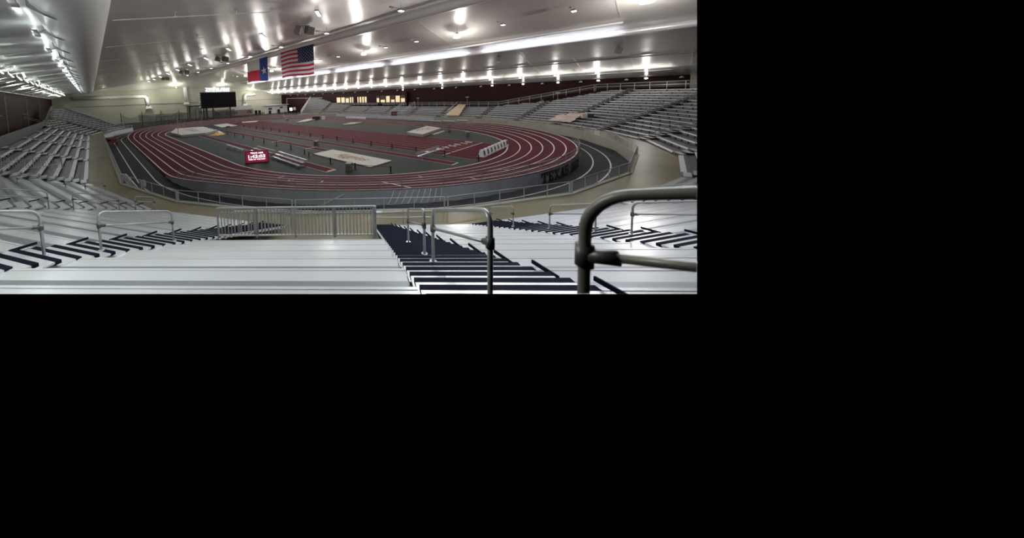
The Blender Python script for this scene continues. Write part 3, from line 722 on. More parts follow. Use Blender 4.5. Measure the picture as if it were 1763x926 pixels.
# entry pit below the left block: cross wall and side
b = MB()
pp = [fpt(f45, t_, AP+RUN*7+.1) for t_ in (mitre_t(i45, -1, AP+RUN*7)-.3, -.15)]
b.hexa([(*pp[0], ZC), (*pp[1], ZC), (*(pp[1]+fn(45)*.1), ZC), (*(pp[0]+fn(45)*.1), ZC), (*pp[0], Z0+RISE*7-.1), (*pp[1], Z0+RISE*7-.1), (*(pp[1]+fn(45)*.1), Z0+RISE*7-.1), (*(pp[0]+fn(45)*.1), Z0+RISE*7-.1)])
o = b.build('wall_entry_pit', 'riser'); struct(o); o['label'] = 'grey wall at the back of the entry pit'
b = MB()
q0, q1 = fpt(f45, -.15, AP+.1), fpt(f45, -.15, AP+RUN*7)
b.mesh([(*q0, ZC), (*q1, ZC), (*q1, Z0+RISE*7-.1), (*q0, Z0-.05)], [(0, 1, 2, 3)])
o = b.build('wall_aisle_side', 'riser'); struct(o); o['label'] = 'grey sheet under the centre aisle edge'

# ------------------------------------------------------------------ railings
def P3(a, t, row, dz=0):
    f = ALL[FIDX[a]]; p = fpt(f, t, AP+RUN*row); return Vector((p.x, p.y, Z0+RISE*row+dz))
def loop_rail(pa, pb, label, h=.76, mid=.49, r=.0215, n=10, mt='tube', group='tube handrails in the bleacher aisles'):
    t = thing('handrail', pa, label, 'handrail', group)
    up_ = Vector((0, 0, 1)); d = (pb-pa).normalized(); ht = up_*h; k = .14
    A, B = pa+ht, pb+ht
    path = [pa-up_*.02, pa+up_*(h-k)]
    for s in range(1, 6): th = PI/2*s/6; path.append(pa+up_*(h-k)+up_*k*math.sin(th)+d*k*(1-math.cos(th)))
    path.append(A+d*k)
    path.append(B-d*k)
    for s in range(1, 6): th = PI/2*s/6; path.append(B-d*k+d*k*math.sin(th)-up_*k*(1-math.cos(th)))
    path += [pb+up_*(h-k), pb-up_*.02]
    b = MB(); b.tube(path, r, n); b.build('rail_tube', mt, t, smooth=True)
    b = MB(); b.tube([pa+up_*mid+d*.02, pb+up_*mid-d*.02], r*.8, n); b.build('mid_rail', mt, t, smooth=True)
    for p, s in ((pa, 1), (pb, -1)):
        b = MB(); b.tube([p+up_*(mid-.045), p+up_*(mid+.045)], r*1.55, n); b.tube([p+up_*mid, p+up_*mid+d*s*.11], r*1.35, n); b.build('clamp', 'clamp', t, smooth=True)
        b = MB(); b.tube([p-up_*.01, p+up_*.02], r*2.4, n); b.build('foot_flange', 'alu', t)
TAPE = {}
loop_rail(P3(45, .4, 7.8, -.0), P3(45, .42, 9.7), 'slim tube handrail farther down the centre aisle')
loop_rail(P3(45, .4, 10.5), P3(45, .47, 12.45), 'centre aisle tube handrail with a clear sloping mid bar, middle of the three')
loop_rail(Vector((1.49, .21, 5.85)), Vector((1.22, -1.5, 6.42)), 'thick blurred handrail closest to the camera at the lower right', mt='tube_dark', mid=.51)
loop_rail(P3(60, -4.2, 4.6), P3(60, -4.2, 6.2), 'tube handrail in the first right aisle, partly behind the nearest post')
loop_rail(P3(60, -4.2, 1.4), P3(60, -4.15, 2.8), 'short tube handrail at the foot of the first right aisle')
loop_rail(P3(60, -4.25, 7.2), P3(60, -4.3, 9.4), 'long dark handrail at the right picture edge in the first right aisle')
loop_rail(P3(30, 4.8, 7.5), P3(30, 4.9, 9.4), 'round-cornered tube handrail in the first left aisle')
loop_rail(P3(30, 4.8, 10.3), P3(30, 4.9, 12.6), 'tube handrail cut by the left picture edge in the first left aisle')
loop_rail(P3(15, 5.1, 5.0), P3(15, 5.2, 7.4), 'tube handrail high in the second left aisle')
loop_rail(P3(15, 4.9, 2.1), P3(15, 5.1, 4.1), 'tube handrail halfway down the second left aisle')
loop_rail(P3(15, 4.6, .1), P3(15, 4.7, 1.2), 'short tube handrail at the foot of the second left aisle')
loop_rail(P3(0, 5.5, 1.2), P3(0, 5.5, 3.6), 'tube handrail in the third left aisle beside the low seats')
loop_rail(P3(0, 5.5, -1.1, .2), P3(0, 5.5, .1), 'short tube handrail standing on the left concourse edge')
loop_rail(P3(75, -4.6, 1.2), P3(75, -4.6, 3.0), 'short handrail at the foot of the second right aisle')
loop_rail(P3(75, -4.8, 4.2), P3(75, -4.8, 6.4), 'handrail upper part of the second right aisle')
for a in (90, 105, 120, 135, 150, 165):
    for n_, (ra, rb) in enumerate(((1.2, 3.4), (6, 8.4), (11, 13.4))):
        ap = AP+RUN*(ra+rb)/2; tt = mitre_t(FIDX[a], -1, ap)+.6
        p = fpt(ALL[FIDX[a]], tt, AP+RUN*rb)
        if p.x > XMAX-.3: continue
        loop_rail(P3(a, mitre_t(FIDX[a], -1, AP+RUN*ra)+.5, ra), P3(a, mitre_t(FIDX[a], -1, AP+RUN*rb)+.5, rb), '%s aisle handrail, %s' % (('lower', 'middle', 'upper')[n_], pos_name[a]), r=.026, n=6)
for a in (-15,):
    for n_, (ra, rb) in enumerate(((2, 4.5), (8, 10.5))):
        loop_rail(P3(a, mitre_t(FIDX[a], 1, AP+RUN*ra)-.5, ra), P3(a, mitre_t(FIDX[a], 1, AP+RUN*rb)-.5, rb), '%s handrail on the far left bend' % (('lower', 'upper')[n_]), r=.03, n=6)
# picket guard over the entry pit
def picket_guard(pa, pb, h, label, n, posts, rr=.012, double=False):
    t = thing('picket_guard_rail', pa, label, 'railing')
    up_ = Vector((0, 0, 1)); d = (pb-pa).normalized(); L = (pb-pa).length
    nn = Vector((-d.y, d.x, 0))
    b = MB(); b.box((pa+pb)/2+up_*h, (L, .07, .035), math.atan2(d.y, d.x)); b.build('top_rail', 'tube', t)
    b = MB(); b.box((pa+pb)/2+up_*.06, (L, .05, .03), math.atan2(d.y, d.x)); b.build('bottom_rail', 'alu', t)
    b = MB(); b.box((pa+pb)/2+up_*(h-.12), (L, .03, .02), math.atan2(d.y, d.x)); b.build('upper_rail', 'tube', t)
    for i_ in range(n+1):
        p = pa+d*(L*i_/n); b = MB(); b.tube([p+up_*.06, p+up_*h], rr, 6); b.build('picket', 'tube', t)
    for s in posts:
        p = pa+d*(L*s); b = MB(); b.tube([p, p+up_*(h+.01)], .028 if s not in (1.0,) else .05, 8); b.build('post', 'tube', t)
    return t
g0 = P3(45, -4.42, 6.62, .04); g1 = P3(45, -.3, 6.62, .04)
picket_guard(g0, g1, .80, 'picket guard railing over the entry pit in the foreground', 46, (0, .25, .5, .75, 1.0))
sd = fn(45); g2 = P3(45, -4.42, 0.4, 0)
t = thing('picket_guard_rail', P3(45, -4.3, 6.4), 'side guard railing sloping down the left side of the entry pit', 'railing')
pA, pB = P3(45, -4.15, 6.2), P3(45, -3.75, 1.0)
b = MB(); b.tube([pA+Vector((0, 0, .75)), pB+Vector((0, 0, .75))], .025, 6); b.build('top_rail', 'tube', t)
b = MB(); b.tube([pA+Vector((0, 0, .1)), pB+Vector((0, 0, .1))], .018, 6); b.build('bottom_rail', 'tube', t)
for k in range(17):
    p = pA+(pB-pA)*k/16; b = MB(); b.tube([p+Vector((0, 0, .02)), p+Vector((0, 0, .75))], .015, 6); b.build('picket', 'tube', t)
# grey junction box at the right end of the guard
t = thing('gate_latch_box', g1+Vector((0, 0, .5)), 'small grey bracket box on the right end post of the entry pit guard', 'bracket')
b = MB(); gp = g1+Vector((ft(45).x*.12, ft(45).y*.12, .62)); b.box(gp, (.14, .1, .07), R_(-45)); b.build('case', 'alu', t)
b = MB(); b.tube([gp, gp+Vector((ft(45).x*.45, ft(45).y*.45, .02))], .012, 6); b.build('latch_arm', 'tube', t)
# low front rail along the centre block
t = thing('front_guard_rail', (*fpt(f45, .0, AP-.1), ZC), 'thin guard rail along the concourse edge in front of the centre aisle', 'railing')
for z in (ZC+.78, ZC+.4):
    b = MB(); b.tube([(*fpt(f45, -.2, AP-.25), z), (*fpt(f45, 2.6, AP-.25), z)], .02, 6); b.build('rail_bar', 'tube', t)
for t_ in (-.2, 1.2, 2.6): b = MB(); b.tube([(*fpt(f45, t_, AP-.25), ZC), (*fpt(f45, t_, AP-.25), ZC+.78)], .02, 6); b.build('post', 'tube', t)
# entry pit pickets in the left straight
pg = picket_guard(Vector((-5.1, 31.6, 2.75)), Vector((-2.1, 32.4, 2.0)), .8, 'grey picket guard on the left seats near the picture edge', 24, (0, .5, 1.0), .015)
# rails and grey parapet behind the left bleachers
def parapet(path, z0, z1, label, mt='para', name='wall_parapet'):
    b = MB()
    for a_, c_ in zip(path, path[1:]):
        a_, c_ = Vector(a_), Vector(c_); d = (c_-a_).normalized(); n_ = Vector((-d.y, d.x))*.12
        b.prism([tuple(a_-n_), tuple(c_-n_), tuple(c_+n_), tuple(a_+n_)], z0, z1)
    o = b.build(name, mt); struct(o); o['label'] = label
parapet([(-6.9, 20), (-6.9, 82)], 1.0, 4.25, 'grey parapet behind the low left bleacher', name='wall_left_parapet')
b = MB(); yy = 82
b.hexa([(-7.02, 82, 1), (-6.78, 82, 1), (-6.98, 99, 1), (-7.22, 99, 1), (-7.02, 82, 4.25), (-6.78, 82, 4.25), (-6.98, 99, 7.2), (-7.22, 99, 7.2)])
o = b.build('wall_left_parapet', 'para'); struct(o); o['label'] = 'rising grey parapet beside the far left block'
def back_rail(path, label, h=.85, step=2.2):
    t = thing('back_guard_rail', path[0], label, 'railing')
    for dz in (h, h*.5):
        b = MB(); b.tube([Vector(p)+Vector((0, 0, dz)) for p in path], .03, 6); b.build('top_rail' if dz == h else 'mid_rail', 'tube', t)
    for a_, c_ in zip(path, path[1:]):
        a_, c_ = Vector(a_), Vector(c_); k = max(1, round((c_-a_).length/step))
        for j in range(k+1):
            if j == k and c_ != Vector(path[-1]): continue
            p = a_+(c_-a_)*j/k; b = MB(); b.tube([p-Vector((0, 0, .3)), p+Vector((0, 0, h))], .03, 6); b.build('post', 'tube', t)
    b = MB()
    for a_, c_ in zip(path, path[1:]):
        a_, c_ = Vector(a_), Vector(c_)
        for j in range(1, 5): b.tube([a_+Vector((0, 0, h*j/5)), c_+Vector((0, 0, h*j/5))], .008, 3)
    b.build('wire_infill', 'wire', t)
zt = Z0+RISE*6.6
back_rail([(XMAX+.1, 60, zt), (XMAX+.1, 51, zt)], 'grey back guard rail under the press box, longer part', .85)
back_rail([(XMAX+.1, 80, zt), (XMAX+.1, 62.3, zt)], 'grey back guard rail at the far end of the press box', .85)
back_rail([(XMAX+.1, 50, zt), (XMAX+.1, 25.5, zt), (XMAX+.1, 9.0, Z0+RISE*15.6)], 'grey back guard rail rising along the right wall to the top of the bend', .95)
apt = AP+RUN*16.1; zt2 = Z0+RISE*15.8
pts = []
for a in (135, 120, 105):
    f = ALL[FIDX[a]]
    for tt in (mitre_t(FIDX[a], 1, apt), mitre_t(FIDX[a], -1, apt)):
        p = fpt(f, tt, apt)
        if p.x < XMAX+.1: pts.append((p.x, p.y, zt2))
back_rail([(XMAX+.1, 8.8, zt2)]+pts[1:5], 'grey back guard rail along the top of the right bend seats', .9)
# end rails of the far left and far right blocks (slanted)
def end_rail(i, side, label, rows, h=.9):
    f = ALL[i]; pth = []
    for r in (0, rows):
        p = fpt(f, mitre_t(i, side, AP+RUN*r), AP+RUN*r); pth.append(Vector((p.x, p.y, Z0+RISE*r)))
    t = thing('end_guard_rail', pth[0], label, 'railing')
    for dz, r in ((h, .05), (h*.55, .035), (.1, .06)): b = MB(); b.tube([pth[0]+Vector((0, 0, dz)), pth[1]+Vector((0, 0, dz))], r*1.3, 6); b.build('rail_bar', 'pipe', t)
    for k in range(9): p = pth[0]+(pth[1]-pth[0])*k/8; b = MB(); b.tube([p, p+Vector((0, 0, h))], .035, 6); b.build('post', 'tube', t)
    b = MB(); b.mesh([(*pth[0].xy, .98), (*pth[1].xy, .98), (*pth[1].xy, pth[1].z+.05), (*pth[0].xy, pth[0].z+.05)], [(0, 1, 2, 3)]); b.build('side_sheet', 'riser', t)
end_rail(0, -1, 'long slanted guard rail down the open end of the far left bleacher', 16)
end_rail(len(ALL)-1, 1, 'slanted guard rail down the open end of the far right bleacher', 15)

# ------------------------------------------------------------------ walls
def wallbox(name, p0, p1, mt, label):
    b = MB(); b.prism([(p0[0], p0[1]), (p1[0], p0[1]), (p1[0], p1[1]), (p0[0], p1[1])], p0[2], p1[2]); o = b.build(name, mt); struct(o); o['label'] = label; return o
wallbox('wall_left', (XL-.3, 10, 0), (XL, YE, 9.3), 'maroon', 'dark maroon left wall')
b = MB()
for y in (62, 80, 97.5): b.box((XL+.03, y, 4.6), (.06, .1, 9.1))
o = b.build('trim_4', 'shade'); struct(o); o['label'] = 'thin vertical joints on the left wall'
wallbox('trim_5', (XL-.1, 10, 9.22), (XL+.3, YE, 9.36), 'palew', 'pale ledge along the top of the left wall')
wallbox('wall_right', (XR, -2.2, 0), (XR+.3, YE, 8.4), 'maroon', 'dark maroon right wall')
wallbox('wall_right_end', (XR-1.2, -8, 0), (XR+.3, -2.3, 8.6), 'concw', 'beige panel at the right end of the maroon wall')
# end wall polygon
b = MB()
prof = [(XL, 0), (XR, 0), (XR, 8.5), (63, 9.8), (46, 12.6), (18.4, 12.6), (.6, 11.9), (XL, 12.9)]
n_ = len(prof)
b.mesh([(x, YE, z) for x, z in prof]+[(x, YE+.3, z) for x, z in prof], [tuple(range(n_))[::-1], tuple(range(n_, 2*n_))]+[(i, (i+1) % n_, n_+(i+1) % n_, n_+i) for i in range(n_)])
o = b.build('wall_end', 'pale'); struct(o); o['label'] = 'pale yellow-grey end wall behind the scoreboard'
wallbox('trim_6', (-5, YE-.2, 6.35), (XR-1, YE-.01, 6.6), 'shade', 'dark horizontal line across the end wall')

# ------------------------------------------------------------------ ceiling
RX, RZ = 31.2, 17.6; EXL, EZL, EXR, EZR = .95, 11.3, 63.3, 9.45
Y0C, YH = -12, 112
def grid_quad(mb, a, b_, c, d, nu, nv, wob=0, seed=0):
    a, b_, c, d = map(Vector, (a, b_, c, d)); rnd = random.Random(seed); vs = []
    for i in range(nu+1):
        for j in range(nv+1):
            u, v = i/nu, j/nv; p = a*(1-u)*(1-v)+b_*u*(1-v)+c*u*v+d*(1-u)*v
            if 0 < i < nu and 0 < j < nv: p.z += rnd.uniform(-wob, wob)
            vs.append(p)
    mb.mesh(vs, [(i*(nv+1)+j, (i+1)*(nv+1)+j, (i+1)*(nv+1)+j+1, i*(nv+1)+j+1) for i in range(nu) for j in range(nv)])
b = MB()
grid_quad(b, (EXL, Y0C, EZL), (RX, Y0C, RZ), (RX, YH, RZ), (EXL, YE, EZL), 12, 40, .05, 1)
grid_quad(b, (RX, Y0C, RZ), (EXR, Y0C, EZR), (EXR, YE, EZR), (RX, YH, RZ), 12, 40, .05, 2)
o = b.build('ceiling', 'ceil', smooth=True); struct(o); o['label'] = 'glossy grey main ceiling'
b = MB()
grid_quad(b, (RX, YH, RZ), (RX+.01, YH, RZ), (46, YE, 12.1), (18.4, YE, 12.1), 6, 6)
b.face([(RX, YH, RZ), (46, YE, 12.1), (EXR, YE, EZR)]); b.face([(RX, YH, RZ), (EXL, YE, EZL), (18.4, YE, 12.1)])
o = b.build('ceiling', 'ceil'); struct(o); o['label'] = 'sloping end of the ceiling above the end wall'
b = MB(); grid_quad(b, (EXR, Y0C, EZR), (XR, Y0C, 8.35), (XR, YE, 8.35), (EXR, YE, EZR), 2, 24)
o = b.build('ceiling', 'soffit'); struct(o); o['label'] = 'pale strip of ceiling above the right wall'
b = MB(); vs = []; NU, NV = 6, 420
for i in range(NU+1):
    for j in range(NV+1):
        y = Y0C+(YE-Y0C)*j/NV; u = i/NU
        vs.append((XL+(-1.5-XL)*u, y, 9.42+(11.3-9.42)*u+.26*abs(math.sin(PI*(y-6)/6.0))**.8*math.sin(PI*min(1, u*.9+.1))))
b.mesh(vs, [(i*(NV+1)+j, (i+1)*(NV+1)+j, (i+1)*(NV+1)+j+1, i*(NV+1)+j+1) for i in range(NU) for j in range(NV)])
o = b.build('ceiling', 'soffit', smooth=True); struct(o); o['label'] = 'bright striped ceiling strip on the left'
# round beams / air ducts along the roof
def duct(name, x, z, r, ya, yb, label, mt='duct', n=20, parts=True, step=9):
    t = thing(name, (x, ya, z), label, 'duct')
    b = MB(); b.tube([(x, ya+(yb-ya)*i/12, z) for i in range(13)], r, n); b.build('duct_skin', mt, t, smooth=True)
    if parts:
        y = ya+step
        while y < yb: b = MB(); b.tube([(x, y-.06, z), (x, y+.06, z)], r*1.02, n); b.build('joint_ring', mt, t); y += step
    return t
duct('ceiling_duct', RX, 16.75, .62, -3, 122, 'long round air duct hung under the ceiling ridge')
b = MB()   # rounded left beam
prf = [(-1.5, 11.34), (-1.48, 11.1), (-1.15, 10.8), (-.6, 10.6), (-.1, 10.55), (.38, 10.7), (.78, 10.98), (.98, 11.34)]
vs = []; ys = [0+i*4 for i in range(31)]
for y in ys: vs += [(x, y, z) for x, z in prf]
k = len(prf); b.mesh(vs, [(i*k+j, (i+1)*k+j, (i+1)*k+j+1, i*k+j+1) for i in range(len(ys)-1) for j in range(k-1)])
o = b.build('ceiling_beam', 'duct', smooth=True); tag(o, 'broad rounded grey beam running down the left side of the ceiling', 'beam')
duct('ceiling_duct', 47.3, 13.15, .38, -5, 118, 'shiny silver duct making a bright white streak along the right ceiling', 'bandduct', step=14)
tt_ = duct('added_light_pipe', 44.6, 13.95, .14, 3.5, 118, 'slim pipe with added lights running just above the bright silver duct', 'duct', 10, False)  # lights added to this pipe to put the streak on the duct
for k in range(6):
    ya, yb = 4+18.2*k, 4+18.2*k+15.5
    l = light('AREA', (44.85, (ya+yb)/2, 13.9), 110, C_COOL, .1, to=(47.3, (ya+yb)/2, 13.2), parent=tt_); l.data.shape = 'RECTANGLE'; l.data.size = .08; l.data.size_y = yb-ya; l.data.spread = R_(50)
    l.rotation_euler = Matrix(((0, .0, -1), (0, 1, 0), (1, 0, 0))).to_euler()
    dv = (Vector((47.3, 0, 13.15))-Vector((44.85, 0, 13.9))).normalized(); yv = Vector((0, 1, 0)); zv = -dv; xv = yv.cross(zv)
    l.rotation_euler = Matrix(((xv.x, yv.x, zv.x), (xv.y, yv.y, zv.y), (xv.z, yv.z, zv.z))).to_euler()
    b = MB(); b.box((44.78, (ya+yb)/2, 13.93), (.06, yb-ya, .1)); b.build('added_light_box', 'shade', tt_)
duct('ceiling_duct', 57.0, 10.9, .10, -3, 120, 'thin dark conduit below the silver duct on the right ceiling', 'shade', 8, False)
# wide lit strip over the silver duct: made by lights added on the pipe
def ceilz(x): return EZL+(RZ-EZL)*(x-EXL)/(RX-EXL) if x < RX else RZ-(RZ-EZR)*(x-RX)/(EXR-RX)
# cross pipes with droppers
cnt = 0
for i in range(12):
    y = 17.9+8.7*i
    if y > 108: break
    t = thing('sprinkler_pipe', (1.3, y, ceilz(1.3)-.12), 'white cross pipe with droppers under the left ceiling, %s from the camera' % ORD[i], 'pipe', 'white pipes crossing the left ceiling')
    xe = 10.2 if i % 2 == 0 else 8.2
    b = MB(); b.tube([(1.1, y, ceilz(1.1)-.25), (xe, y, ceilz(xe)-.25)], .028, 5); b.build('pipe_run', 'pipe', t)
    for x in (3.8, 7.2, 9.6):
        if x > xe: continue
        b = MB(); b.tube([(x, y, ceilz(x)-.26), (x, y, ceilz(x))], .025, 5); b.lathe((x, y, ceilz(x)-.03), [(.14, 0), (.1, .03)], 8); b.build('dropper', 'pipe', t)
for i, y in enumerate((-2.0, 3.6, 9.6, 15.5, 23.0, 31.2, 40, 49, 58)):
    t = thing('sprinkler_pipe', (52, y, 12), 'thin white pipe crossing the right ceiling, %s from the camera end' % ORD[i], 'pipe', 'white pipes crossing the right ceiling')
    xa, xb = (48.3, 62.6) if i % 2 else (54.5, 62.8)
    b = MB(); b.tube([(xa, y, ceilz(xa)-.16), (xb, y, ceilz(xb)-.16)], .028, 5); b.build('pipe_run', 'pipe', t)
    if y == 3.6 or i == 4:
        b = MB(); b.tube([(34.5, y, ceilz(34.5)-.1), (46, y, ceilz(46)-.1)], .012, 4); b.build('thin_conduit', 'pipe', t)
# ------------------------------------------------------------------ lamps
def hang_lamp(x, y, z, label, grp, power, colr=None):
    t = thing('hanging_lamp', (x, y, z), label, 'lamp', grp)
    b = MB(); b.tube([(x, y, z+.55), (x, y, ceilz(x))], .02, 5); b.build('rod', 'shade', t)
    b = MB(); b.box((x, y, z+.5), (.42, .3, .16)); b.box((x-.6, y, z+.52), (.9, .05, .05)); b.build('housing', 'shade', t)
    b = MB(); b.lathe((x, y, z), [(.5, -.05), (.46, .1), (.3, .36), (.18, .42)], 14); b.build('lamp_shade', 'lamp', t, smooth=True)
    light('POINT', (x, y, z-.4), power, colr or C_WARM, .28, parent=t)
    return t
for i, (px, dist, dz, pw, cc) in enumerate(((130, 5.2, 1.3, .24, C_GREEN), (745, 10.0, 1.1, .34, C_GREEN), (850, 12.0, 1.2, .3, C_COOL), (975, 10.5, 1.2, .34, C_COOL), (1085, 11.5, 1.2, .34, C_COOL))):
    dd = ray(px, 300); dd.z = 0; dd.normalize(); x, y = dd.x*dist, dd.y*dist
    z = min(ceilz(max(x, .7)), 9.9 if x < .7 else 99)-dz
    if x < .7: z = 8.95
    hang_lamp(x, y, z, 'glowing bowl lamp hanging over the foreground seats, %s from the left' % ORD[i], 'bowl lamps over the foreground seats', P_NEAR*pw, cc)
for i in range(7):
    y = 1.5+18.1*i; x = 38.6
    if y > 110: break
    hang_lamp(x, y, 14.5, 'glowing bowl lamp hanging right of the ridge duct, %s from the camera end' % ORD[i], 'bowl lamps right of the ridge duct', P_HANG)
def panel_lamp(x, y, z, label, grp, power, s=1, mt='lampc'):
    t = thing('ceiling_floodlight', (x, y, z), label, 'lamp', grp)
    b = MB(); b.box((x, y, z+.16), (.62, .42, .16), 0); b.build('housing', 'shade', t)
    b = MB(); b.box((x, y, z+.05), (.54, .36, .05), 0); b.build('lens', mt, t)
    b = MB(); b.tube([(x, y, z+.2), (x, y, ceilz(x))], .02, 5); b.tube([(x, y, z+.25), (x-1.5*s, y, z+.25)], .03, 5); b.box((x-1.5*s, y, z+.2), (.5, .2, .12)); b.build('mounting_arm', 'shade', t)
    if power:
        light('SPOT', (x, y, z-.05), power, C_COOL, .4, to=(x, y, 0), angle=R_(160), parent=t, blend=.5)
        if power > P_SPOT: light('POINT', (x+.5, y, z-1.0), 45, C_WARM, .4, parent=t)
for i, y in enumerate((6.8, 13.7, 26.2, 32.4, 45, 51, 63, 69, 81, 87, 99)):
    panel_lamp(38.6, y, 14.9, 'small dim floodlight right of the ridge duct, %s from the camera end' % ORD[i], 'small floodlights right of the ridge duct', P_SPOT*.3 if i % 2 == 0 else 0)
for i in range(9):
    y = 18.2+12.2*i; x = 24.2
    if y > 108: break
    panel_lamp(x, y, 15.3, 'bright floodlight left of the ridge duct, %s from the camera end' % ORD[i], 'floodlights left of the ridge duct', P_SPOT*1.6, 1, 'lampc')
for i in range(10):
    y = 18.3+9.65*i; x = 13.8
    if y > 108: break
    t = thing('ceiling_floodlight', (x, y, 13.3), 'tilted strip floodlight on the left ceiling slope, %s from the camera end' % ORD[i], 'lamp', 'tilted floodlights on the left slope')
    b = MB(); b.box((x, y, 13.55), (.8, .3, .12), .6, tilt=('Y', .25)); b.build('housing', 'shade', t)
    b = MB(); b.box((x, y, 13.47), (.74, .22, .04), .6, tilt=('Y', .25)); b.build('lens', 'lampc', t)
    b = MB(); b.tube([(x, y, 13.5), (x, y, ceilz(x))], .02, 5); b.build('rod', 'pipe', t)
    light('POINT', (x+.2, y, 12.6), 50, C_WARM, .4, parent=t)
for i in range(22):
    y = 2.3+5.65*i
    if y > 122: break
    t = thing('trough_light', (63.1, y, 9.3), 'small bright uplight on the right ceiling edge, %s from the camera end' % ORD[i], 'lamp', 'uplights along the right ceiling edge')
    b = MB(); b.lathe((63.1, y, 9.12), [(.08, 0), (.16, .05), (.18, .14)], 10); b.build('bulb', 'lamp', t)
    b = MB(); b.box((63.35, y, 9.12), (.3, .2, .1)); b.build('housing', 'shade', t)
    light('POINT', (62.2, y, 8.45), P_TROUGH*.27*(1+max(0, y-25)/45), C_WARM, .10, parent=t)
    l = light('AREA', (62.75, y, 9.1), P_TROUGH*.05, C_WARM, .1, to=(62.5, y, 12), parent=t); l.data.shape = 'RECTANGLE'; l.data.size = .12; l.data.size_y = 5.2; l.rotation_euler = (PI, .35, 0)
    b = MB(); b.box((63.0, y, 9.05), (.12, 5.3, .06)); b.build('trough_rail', 'shade', t)
for i in range(20):
    y = -1.4+6.28*i
    if y > 118: break
    t = thing('wall_lamp', (XR-.7, y, 8.0), 'small hooded lamp under the eave of the right wall, %s from the camera end' % ORD[i], 'lamp', 'hooded lamps on the right wall')
    b = MB(); b.tube([(XR, y, 8.2), (XR-.7, y, 8.2)], .03, 5); b.build('arm', 'palew', t)
    b = MB(); b.lathe((XR-.8, y, 7.9), [(.3, 0), (.22, .14), (.08, .24)], 10); b.build('hood', 'palew', t)
for i, y in enumerate((2.5, 8.6, 14.7, 20.9, 27.3, 40.0, 52.9)):
    t = thing('wall_floodlight', (XR-.8, y, 8.1), 'dazzling floodlight beneath the right eave, %s from the camera end' % ORD[i], 'lamp', 'bright floodlights under the right eave')
    b = MB(); b.lathe((XR-1.0, y, 8.0), [(.12, -.05), (.22, .02), (.22, .12), (.1, .2)], 10); b.build('lens', 'lamp', t)
    b = MB(); b.tube([(XR, y, 8.2), (XR-1.0, y, 8.2)], .03, 5); b.build('arm', 'palew', t)
    light('SPOT', (XR-1.1, y, 7.9), P_WALL*1.5, C_COOL, .12, to=(XR-8, y, 0), angle=R_(140), parent=t)
for i in range(24):
    y = 15+4.2*i
    if y > 120: break
    x = -5.3; zc_ = 9.42+(11.3-9.42)*(x-XL)/(-1.5-XL)
    t = thing('eave_floodlight', (x, y, zc_-.4), 'green-white floodlight hung from the left ceiling strip, %s from the camera end' % (ORD[i] if i < len(ORD) else 'last'), 'lamp', 'floodlights along the left ceiling strip')
    b = MB(); b.box((x-.1, y, zc_-.42), (.3, .5, .42), 0, tilt=('Y', -.6)); b.build('housing', 'shade', t)
    b = MB(); b.box((x+.08, y, zc_-.34), (.05, .42, .36), 0, tilt=('Y', -.6)); b.build('lens', 'lampg', t)
    b = MB(); b.tube([(x-.1, y, zc_-.3), (x-.1, y, zc_+.45)], .04, 6); b.tube([(x-.1, y, zc_-.5), (x-2.2, y, zc_-1.15)], .035, 5); b.build('bracket', 'palew', t)
    light('SPOT', (x-.9, y, zc_-.75), P_FLOOD*.05, C_GREEN, .12, to=(-1.6, y, 11.2), angle=R_(120), parent=t, blend=.8)
    if i % 2 == 0: light('SPOT', (x-2.0, y, zc_-.9), P_FLOOD*.05, C_GREEN, .12, to=(x-2.2, y, zc_), angle=R_(150), parent=t, blend=.8)
for i, (x, y, z) in enumerate(((15.5, 123.5, 9.4), (24.5, 122.5, 12.4), (41.5, 122.5, 12.4), (54.5, 123.5, 9.6), (4.5, 122, 8.8))):
    t = thing('end_wall_lamp', (x, y, z), 'small warm lamp washing the end wall by a duct elbow, %s from the left' % ORD[(i+1) % 5], 'lamp', 'lamps washing the end wall')
    b = MB(); b.box((x, y, z), (.5, .3, .25)); b.build('housing', 'shade', t)
    b = MB(); b.box((x, y+.17, z), (.42, .04, .2)); b.build('lens', 'lamp', t)
    b = MB(); b.tube([(x, y, z), (x, YE, z)], .03, 5); b.build('arm', 'shade', t)
    light('POINT', (x, y+.4, z-.1), (420, 520, 520, 420, 160)[i], (1, 1, .82), .2, parent=t)
for i in range(18):
    y = 15+6*i
    if y > 122: break
    t = thing('edge_uplight', (-1.9, y, 10.8), 'slim uplight on the left edge of the broad grey beam, %s from the camera' % ORD[i], 'lamp', 'uplights on the left beam edge')
    b = MB(); b.box((-1.75, y, 10.72), (.2, 1.6, .08)); b.build('housing', 'shade', t)
    b = MB(); b.box((-1.75, y, 10.77), (.14, 1.5, .03)); b.build('lens', 'lampc', t)
    b = MB(); b.tube([(-1.75, y, 10.7), (-1.4, y, 10.95)], .03, 5); b.build('arm', 'shade', t)
    light('SPOT', (-1.95, y, 10.78), 420, (.95, 1, .97), .10, to=(-8.4, y, 9.75), angle=R_(46), parent=t, blend=.9)
    light('POINT', (-2.0, y, 10.5), 9, (.95, 1, .97), .12, parent=t)
for i in range(12):
    y = 16.8+5.2*i
    t = thing('edge_bracket', (-1.3, y, 11.0), 'small bracket casting a fin shadow on the left beam, %s from the camera' % ORD[i], 'bracket', 'brackets on the left beam')
    b = MB(); b.mesh([(-1.6, y-.05, 11.3), (-.75, y+.25, 10.62), (-1.1, y-.05, 10.7), (-1.55, y-.05, 10.95), (-1.6, y+.2, 11.05)], [(0, 1, 2, 3), (0, 4, 1), (4, 3, 2, 1)]); b.build('fin', 'shade', t)
